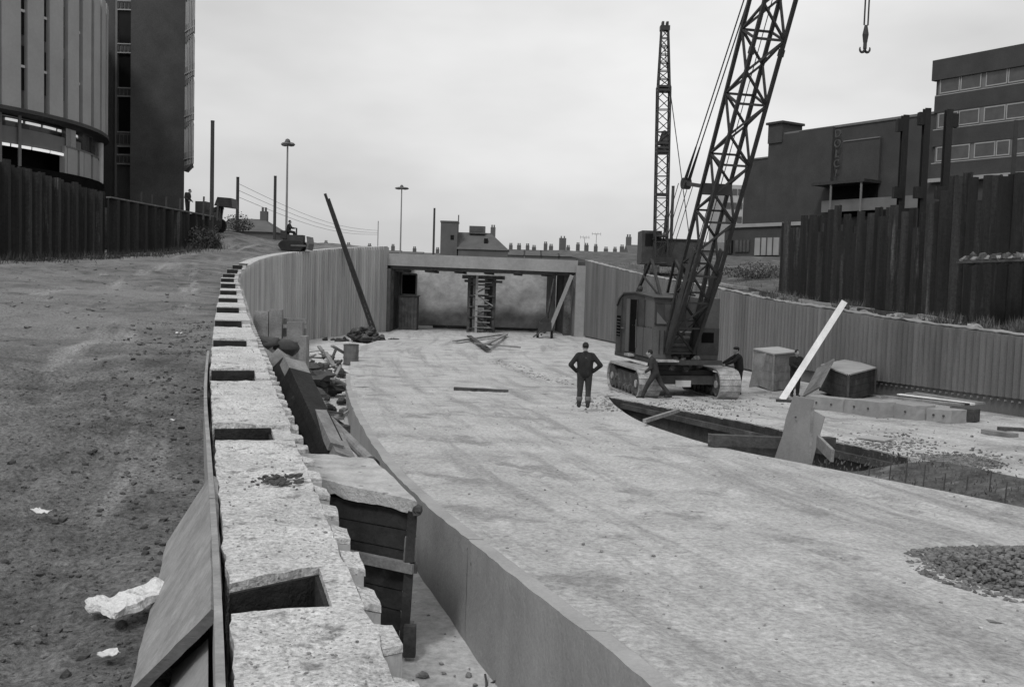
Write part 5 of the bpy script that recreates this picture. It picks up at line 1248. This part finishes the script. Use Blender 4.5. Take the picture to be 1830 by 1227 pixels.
for k, (x0, x1, y, d, lab) in enumerate(((1388, 1462, 700, 33, 'flat board on the ground at the foot of the plank, the near one'), (1376, 1440, 696, 34, 'flat board on the ground at the foot of the plank, the far one'))):
    a, b = at(x0, y, d), at(x1, y + 3, d - .3); a.z = zroad(a.x, a.y) + .05; b.z = zroad(b.x, b.y) + .05; plank(lab, a, b, .25, .07, 'timber_dark' if k == 0 else 'timber_mid', 'board', 'flat_board')
def block(label, x0, y0, x1, y1, hgt, wid, m, name='concrete_block', cat='concrete block'):
    def gp(px, py):
        p = on(px, py, -3.7)
        for _ in range(30): p = on(px, py, zroad(p.x, p.y))
        return p
    a, b = gp(x0, y0), gp(x1, y1); o = thing(name, label, cat, a); t = (b - a).normalized(); n = Vector((-t.y, t.x, 0)); up = Vector((0, 0, 1))
    n = n if n.y > 0 else -n
    mb = MB(); mb.rough_hexa([a, b, b + n * wid, a + n * wid, a + up * hgt, b + up * hgt, b + n * wid + up * hgt, a + n * wid + up * hgt], 10, 4, 4, .02, 3, x0); mb.build('body', m, o)
    for s in (.3, .7): q = a.lerp(b, s) - n * .01; MB().tube([q + up * (hgt * .55), q + up * (hgt * .55) - n * .03], .03, 8).build('lifting_eye', 'rust_bar', o)
    return o, a, b, n
block('rough concrete block before the shed box, the left one', 1440, 729, 1506, 738, .40, .6, 'bridge_concrete')
block('rough concrete block before the shed box, the right one', 1508, 738, 1571, 747, .44, .6, 'bridge_concrete')
o, a, b, n = block('low pale concrete block under the timber stack on the right', 1577, 744, 1636, 752, .42, .7, 'bridge_concrete')
block('last low concrete block at the right end of the stack', 1655, 752, 1700, 757, .36, .7, 'bridge_concrete')
for k in range(5):
    q0 = at(1578 + k * 14, 716 + k * 3, 30.6 + .2 * k); q1 = at(1720 + k * 9, 736 + k * 4, 28.6 + .2 * k); q0.z = zroad(q0.x, q0.y) + .46 + .02 * k; q1.z = zroad(q1.x, q1.y) + .42
    plank(('bottom', 'second', 'middle', 'fourth', 'top')[k] + ' plank of the stack laid over the concrete blocks', q0, q1, .2, .06, ('timber_mid', 'timber_dark', 'timber_light', 'timber_mid', 'timber_mid')[k], 'plank', 'stacked_plank', group='plank stack by the right wall')
q0, q1 = at(1702, 756, 28.3), at(1745, 760, 27.8); q0.z = zroad(q0.x, q0.y) + .2; q1.z = q0.z
plank('square timber stub at the right end of the plank stack', q0, q1, .4, .36, 'timber_dark', 'timber', 'timber_stub')
# flat litter of boards at the right edge and on the road
for k, (x0, y0, x1, y1, w, m_, lab) in enumerate(((1762, 770, 1812, 778, .3, 'timber_mid', 'grey board lying by the right wall base'), (1785, 766, 1830, 768, .2, 'timber_dark', 'dark batten lying at the right picture edge'),
        (812, 694, 908, 699, .14, 'timber_dark', 'lone dark batten lying across the middle of the road'), (1540, 780, 1590, 786, .5, 'concrete_pale', 'pale sheet lying flat beyond the trench'),
        (812, 612, 900, 600, .3, 'timber_mid', 'pale timber in the pile before the trestle, far one'), (838, 605, 872, 628, .3, 'timber_dark', 'dark timber in the pile before the trestle'), (848, 622, 930, 624, .3, 'timber_mid', 'long grey timber in the pile before the trestle'), (868, 627, 905, 600, .25, 'timber_mid', 'slanting timber in the pile before the trestle'))):
    def gp(px, py):
        p = on(px, py, -4.0)
        for _ in range(40): p = on(px, py, lerp(p.z, zroad(p.x, p.y) + .05, .7))
        return p
    a, b = gp(x0, y0), gp(x1, y1)
    if k >= 4: a.z += .1 * (k - 3); b.z += .12
    plank(lab, a, b, w, .1 if k != 3 else .03, m_, 'timber', 'loose_timber')
# rubble and planks along the top of the right wall
rk = random.Random(23)
for k in range(9):
    d = 36 + k * 2.3; x = RIN(d) + 1.0 + rk.uniform(0, .6); a = Vector((x, d, gr(x, d) + .12)); b = a + Vector((-.5 + rk.uniform(-.5, .3), 2.2, .15)); b.z = gr(b.x, b.y) + .14
    plank(('first', 'second', 'third', 'fourth', 'fifth', 'sixth', 'seventh', 'eighth', 'ninth')[k] + ' loose timber from the right along the top of the right wall', a, b, .2, .12, rk.choice(['timber_mid', 'timber_dark', 'bridge_concrete']), 'timber', 'loose_timber', group='timbers along the right wall top')

# ------------------------------------------------------------------ machines on the left bank
c = at(392, 405, 66); c.z = gl(c.x, 66) - .02
ld = thing('loading_shovel', 'dark loading shovel with raised bucket at the end of the left piles', 'loader', c)
MB().box(c + Vector((-.7, 0, .95)), (1.5, 1.1, .7)).build('body', 'crane_dark', ld); MB().box(c + Vector((-1.1, 0, 1.6)), (.7, 1.0, .8)).build('operator_cab', 'crane_dark', ld)
for y in (-.6, .6):
    MB().tube([c + Vector((-.2, y - .15, .5)), c + Vector((-.2, y + .15, .5))], .5, 14).build('wheel', 'tyre', ld); MB().tube([c + Vector((-1.2, y - .15, .6)), c + Vector((-1.2, y + .15, .6))], .6, 14).build('wheel', 'tyre', ld)
    MB().beam(c + Vector((-.9, y * .6, 1.2)), c + Vector((.15, y * .6, 1.7)), .14, .2).build('lift_arm', 'black_steel', ld)
    MB().beam(c + Vector((-.05, y * .5, .9)), c + Vector((.1, y * .5, 2.0)), .22, .22).build('lift_arm', 'black_steel', ld)
MB().prism([(-.15, 1.75), (1.05, 1.62), (.95, 2.25), (.05, 2.3)], -.7, .7, lambda u, v, w: c + Vector((u, w, v))).build('bucket', 'black_steel', ld)
c = at(524, 440, 65); c.z = gl(c.x, 65) - .02
bz = thing('bulldozer', 'small dark bulldozer with blade on the skyline behind the left wall', 'bulldozer', c)
for y in (-.55, .55):
    MB().prism([(-.8, .3), (-.6, .02), (.6, .02), (.8, .3), (.8, .45), (.6, .65), (-.6, .65), (-.8, .45)], -.17, .17, lambda u, v, w: c + Vector((u, y + w, v))).build('crawler_track', 'tyre', bz)
MB().box(c + Vector((.05, 0, .8)), (1.3, .7, .5)).build('bonnet', 'crane_dark', bz); MB().box(c + Vector((-.55, 0, 1.05)), (.4, .8, .5)).build('seat', 'black_steel', bz)
MB().tube([c + Vector((.2, 0, 1.05)), c + Vector((.2, 0, 1.5))], .05, 6).build('exhaust', 'black_steel', bz)
MB().prism([(1.0, .1), (1.1, .1), (1.2, .5), (1.12, .95), (1.02, .95), (1.08, .5)], -.85, .85, lambda u, v, w: c + Vector((u, w, v))).build('blade', 'grey_steel', bz)
for y in (-.7, .7): MB().beam(c + Vector((0, y, .35)), c + Vector((1.0, y, .35)), .1, .12).build('push_arm', 'grey_steel', bz)
person('driver in dark clothes sitting on the bulldozer', c + Vector((-.35, 0, .62)), R(90), dict(pel=(0, 0, .65), chest=(0, .08, 1.0), neck=(0, .1, 1.17), head=(0, .12, 1.3), shl=(-.18, .08, 1.1), shr=(.18, .08, 1.1), ell=(-.22, .22, .9), elr=(.22, .22, .9), hal=(-.15, .45, .9), har=(.15, .45, .9),
       hil=(-.1, 0, .65), hir=(.1, 0, .65), knl=(-.12, .4, .62), knr=(.12, .4, .62), anl=(-.12, .45, .25), anr=(.12, .45, .25)), 'cloth_dark', 'cloth_dark', 1.7)
# thin stakes above the lower left piles
for k in range(7):
    px = (252, 268, 290, 312, 352, 362, 372)[k]; t = at(px, (343, 346, 350, 352, 348, 352, 358)[k], 58); z0 = 3.0
    tag(MB().beam((t.x, 58 + k * .3, z0), (t.x + .03, 58 + k * .3, t.z), .09, .06).build('stake', 'pole_wood'), ('first', 'second', 'third', 'fourth', 'fifth', 'sixth', 'seventh')[k] + ' stake from the left above the capped sheet piles', 'stake', 'stakes above the left piles')
# ------------------------------------------------------------------ bushes
def bush(label, c, r, n, seed, m='leaf', up=0):
    rs = random.Random(seed); o = thing('bush', label, 'bush', c); mb = MB(); st = MB()
    for k in range(7):
        a = rs.uniform(0, 6.28); e = Vector(c) + Vector((math.cos(a) * r[0] * .6, math.sin(a) * r[1] * .6, r[2] * rs.uniform(.8, 1.5))); st.tube([Vector(c), Vector(c).lerp(e, .5) + Vector((0, 0, .05)), e], [.03, .02, .008], 5)
    for k in range(n):
        th, ph, rr = rs.uniform(0, 6.28), math.acos(rs.uniform(-.6, 1)), rs.random() ** .4
        lump = 1 + .35 * noise.noise(Vector((math.cos(th) * 2, math.sin(th) * 2, ph * 2 + seed)))
        p = Vector(c) + Vector((r[0] * math.sin(ph) * math.cos(th), r[1] * math.sin(ph) * math.sin(th), r[2] * (.7 + math.cos(ph)))) * 1 * 1
        p = Vector(c) + (p - Vector(c)) * rr * lump; s = rs.uniform(.04, .11)
        a = Vector((rs.gauss(0, 1), rs.gauss(0, 1), rs.gauss(0, 1))).normalized(); b = a.orthogonal().normalized()
        mb.add([p - a * s, p + b * s * .5, p + a * s, p - b * s * .5], [(0, 1, 2, 3)])
    st.build('stem', 'pole_wood', o); mb.build('foliage', m, o); return o
c = at(368, 440, 60.5); bush('dark bush at the right end of the lower left piles', Vector((c.x, c.y, gl(c.x, c.y))), (1.0, .7, .75), 1400, 1)
c = at(347, 438, 59.3); bush('small black bush against the lower left piles', Vector((c.x, c.y, gl(c.x, c.y))), (.5, .4, .7), 600, 2)
c = at(426, 402, 84); bush('bush at the foot of the short dark pole', Vector((c.x, c.y, c.z - .5)), (1.3, .8, .9), 900, 3)
c = at(1356, 470, 60); bush('low scrub on the right bank left of the piles', Vector((c.x, c.y, gr(c.x, c.y))), (2.4, 1.4, .6), 1500, 4, 'leaf')

# ------------------------------------------------------------------ loose stuff: pebbles, clods, gravel, weeds
def scatter(name, label, n, pick, smin, smax, m, seed, flat=.6, cat=None):
    r = random.Random(seed); mb = MB()
    for k in range(n):
        x, y, z = pick(r); s = smin * (smax / smin) ** (r.random() ** 2.2); mb.blob((x, y, z + s * flat * .35), (s, s * r.uniform(.6, 1.2), s * flat), seed * 9999 + k, .35, 5, 3)
    return stuff(mb.build(name, m), label)
def pk_left(dmax, wmax):
    def f(r):
        d = 1.6 + (dmax - 1.6) * r.random() ** 1.7; x = LIN(d) - .68 - wmax * r.random() * (.35 + d / dmax); return x, d, gl(x, d)
    return f
scatter('clods', 'clods and small stones scattered over the left earth', 14000, pk_left(12, 6), .004, .018, 'dirt', 1)
scatter('clods', 'darker lumps of earth along the outside of the left wall', 1500, lambda r: (lambda d: (lambda x: (x, d, gl(x, d)))(LIN(d) - .7 - abs(r.gauss(0, .9))))(r.uniform(2, 20)), .006, .035, 'dark_earth', 2)
scatter('clods', 'stones on the far trodden earth at left', 700, lambda r: (lambda d: (lambda x: (x, d, gl(x, d)))(LIN(d) - .7 - 12 * r.random()))(r.uniform(14, 46)), .02, .08, 'dirt', 3, .4)
def pk_road(r):
    d = 4 + 60 * r.random() ** 1.8; x = lerp(LED(d) + .3, (TED(d) if d < 33.2 else RIN(d)) - .2, r.random()); return x, d, zroad(x, d)
scatter('road_stones', 'dark specks and stones scattered on the pale roadway', 2600, pk_road, .005, .026, 'pebble', 4, .45)
scatter('road_stones', 'pale chippings scattered on the roadway', 1200, pk_road, .005, .02, 'pebble_light', 5, .5)
def pk_right(r):
    d = 12 + 24 * r.random(); x = lerp(UED(d) + .1, RIN(d) - .2, r.random() ** 1.5) if d < 33 else r.uniform(4, 13); return x, d, zroad(x, d)
scatter('road_stones', 'stones scattered on the right carriageway', 900, pk_right, .008, .04, 'pebble', 6, .5)
def near_px(px, py, sx_, sy_):
    def f(r):
        for _try in range(9):
            qx, qy = r.gauss(px, sx_), r.gauss(py, sy_); p = on(qx, qy, -3.4)
            for _ in range(8): p = on(qx, qy, zroad(p.x, p.y))
            if p.y > 33.2 or not TED(p.y) - .05 < p.x < UED(p.y) + .05: break
        return p.x, p.y, p.z
    return f
scatter('trench_rubble', 'band of broken rubble beside the trench right of the plywood', 700, near_px(1560, 795, 60, 10), .012, .05, 'gravel', 7)
scatter('trench_rubble', 'dark gravel strip beyond the trench at right', 3200, near_px(1690, 826, 42, 7), .012, .045, 'gravel', 8)
scatter('track_rubble', 'rubble along the trench lip below the crane', 520, near_px(1250, 726, 60, 8), .012, .055, 'pebble', 9)
scatter('track_rubble', 'rubble and clods around the near workman', 160, near_px(1085, 722, 30, 8), .02, .07, 'pebble', 10)
scatter('road_debris', 'dark debris streak crossing the road towards the crane', 350, lambda r: (lambda s: (lambda p: (p.x, p.y, zroad(p.x, p.y)))(on(lerp(880, 1010, s) + r.gauss(0, 8), lerp(635, 682, s) + r.gauss(0, 3), -3.9)))(r.random()), .02, .07, 'pebble', 12, .35)
scatter('strip_rubble', 'stones and mortar lumps on the strip below the left wall', 700, lambda r: (lambda d: (lambda x: (x, d, ZS(d)))(lerp(LIN(d) + .2, LED(d) - .05, r.random())))(r.uniform(6, 30)), .012, .07, 'pebble', 13)
rs_ = random.Random(77); mb = MB()
for k in range(34):
    d = 26 + 24 * rs_.random(); x = RIN(d) + .45 + rs_.random() * 1.0; s = rs_.uniform(.1, .28); mb.blob((x, d, gr(x, d) + .05), (s, s, s * .6), k, .4, 6, 4)
stuff(mb.build('wall_top_rubble', 'pebble'), 'lumps of rubble along the top of the right wall')
# wall-top crumbs
scatter('wall_crumbs', 'crumbs of mortar and grit on the left wall top', 900, lambda r: (lambda d: (lambda p: (p.x, p.y, p.z))(wpt(d, r.uniform(.03, WTD(d) - .03), next((STOP[i_] for i_, (a_, b_, s_) in enumerate(segs) if a_ <= d <= b_ and i_ in STOP), ZT(d)))))(next(q for q in iter(lambda: 1.8 + 12 * r.random() ** 1.6, None) if min(abs(q - s_) for s_ in slots) > .32)), .0025, .010, 'pebble', 14)
c = on(497, 858, -1.17); scatter('wall_crumbs', 'little heap of dark crumbs on the wall top near the bin', 90, lambda r: (c.x + r.gauss(0, .06), c.y + r.gauss(0, .07), c.z), .008, .028, 'dark_earth', 15)
# gravel heap at right edge
gc = on(1835, 1032, -2.95); gc.z = zroad(gc.x, gc.y)
mb = MB(); rg = random.Random(31)
gh = lambda x, y: max(0, .40 * (1 - math.hypot((x - gc.x - .75) / 1.75, (y - gc.y - .1) / 1.55)))
mb.grid(lambda u, v: (lambda x, y: (x, y, zroad(x, y) + gh(x, y) - .02))(gc.x - 1.2 + 3.8 * u, gc.y - 1.7 + 3.6 * v), 30, 30)
for k in range(6500):
    a, q = rg.uniform(0, 6.283), math.sqrt(rg.random()) * 1.08; x, y = gc.x + .75 + 1.75 * q * math.cos(a), gc.y + .1 + 1.55 * q * math.sin(a); s = .010 * (4.5 ** rg.random())
    mb.blob((x, y, zroad(x, y) + gh(x, y) + s * .3), (s, s * rg.uniform(.6, 1.2), s * .7), k, .35, 5, 3)
stuff(mb.build('gravel_heap', 'gravel'), 'low heap of dark gravel at the right edge of the road')
# weeds below the right piles, stubble on trench bank
def blades(name, label, n, pick, hmin, hmax, m, seed):
    r = random.Random(seed); mb = MB()
    for k in range(n):
        p = Vector(pick(r)); h = r.uniform(hmin, hmax); a = r.uniform(0, 6.28); w = .008 + .014 * r.random(); s = Vector((math.cos(a), math.sin(a), 0)) * w; l = Vector((r.gauss(0, .3), r.gauss(0, .3), 1)) * h
        mb.add([p - s, p + s, p + l * .6 + s * .6, p + l, p + l * .6 - s * .6], [(0, 1, 2, 3, 4)])
    return stuff(mb.build(name, m), label)
def pk_pile(r):
    s = next(q for q in iter(r.random, None) if noise.noise(Vector((q * 22, 1.3, r.random() * .6))) > .02); p = Vector((C0.x, C0.y, 0)).lerp(Vector((C1.x, C1.y, 0)), s); n = Vector((-.6, -.8, 0)) * (.2 + r.random() * 2.2); q = p + n; return q.x, q.y, gr(q.x, q.y)
blades('weeds', 'dry weeds growing along the foot of the right piles', 1200, pk_pile, .06, .5, 'dry_grass', 1)
blades('weeds', 'dark weeds among the dry stalks below the right piles', 1200, pk_pile, .08, .4, 'leaf', 2)
blades('grass', 'grass and scrub on the right bank', 1500, lambda r: (lambda d: (lambda x: (x, d, gr(x, d)))(RIN(d) + 1 + 9 * r.random()))(next(q for q in iter(lambda: r.uniform(44, 78), None) if noise.noise(Vector((q * .9, 5, 0))) > 0)), .05, .3, 'dry_grass', 3)
def pk_bank(r):
    d = r.uniform(11, 20.5); v = r.random(); x = lerp(TED(d), UED(d), v); return x, d, lerp(zroad(TED(d), d) - .5, zroad(UED(d), d) + .03, v ** .8)
blades('stubble', 'stubble and roots on the dark trench bank', 2400, pk_bank, .02, .09, 'dry_grass', 4)
blades('grass', 'scrub along the foot of the left piles', 1800, lambda r: (lambda s: (lambda x, d: (x, d, gl(x, d)))(lerp(A0.x, A2.x, s) + .3 + abs(r.gauss(0, .5)), lerp(A0.y, A2.y, s)))(r.random()), .06, .5, 'leaf', 5)
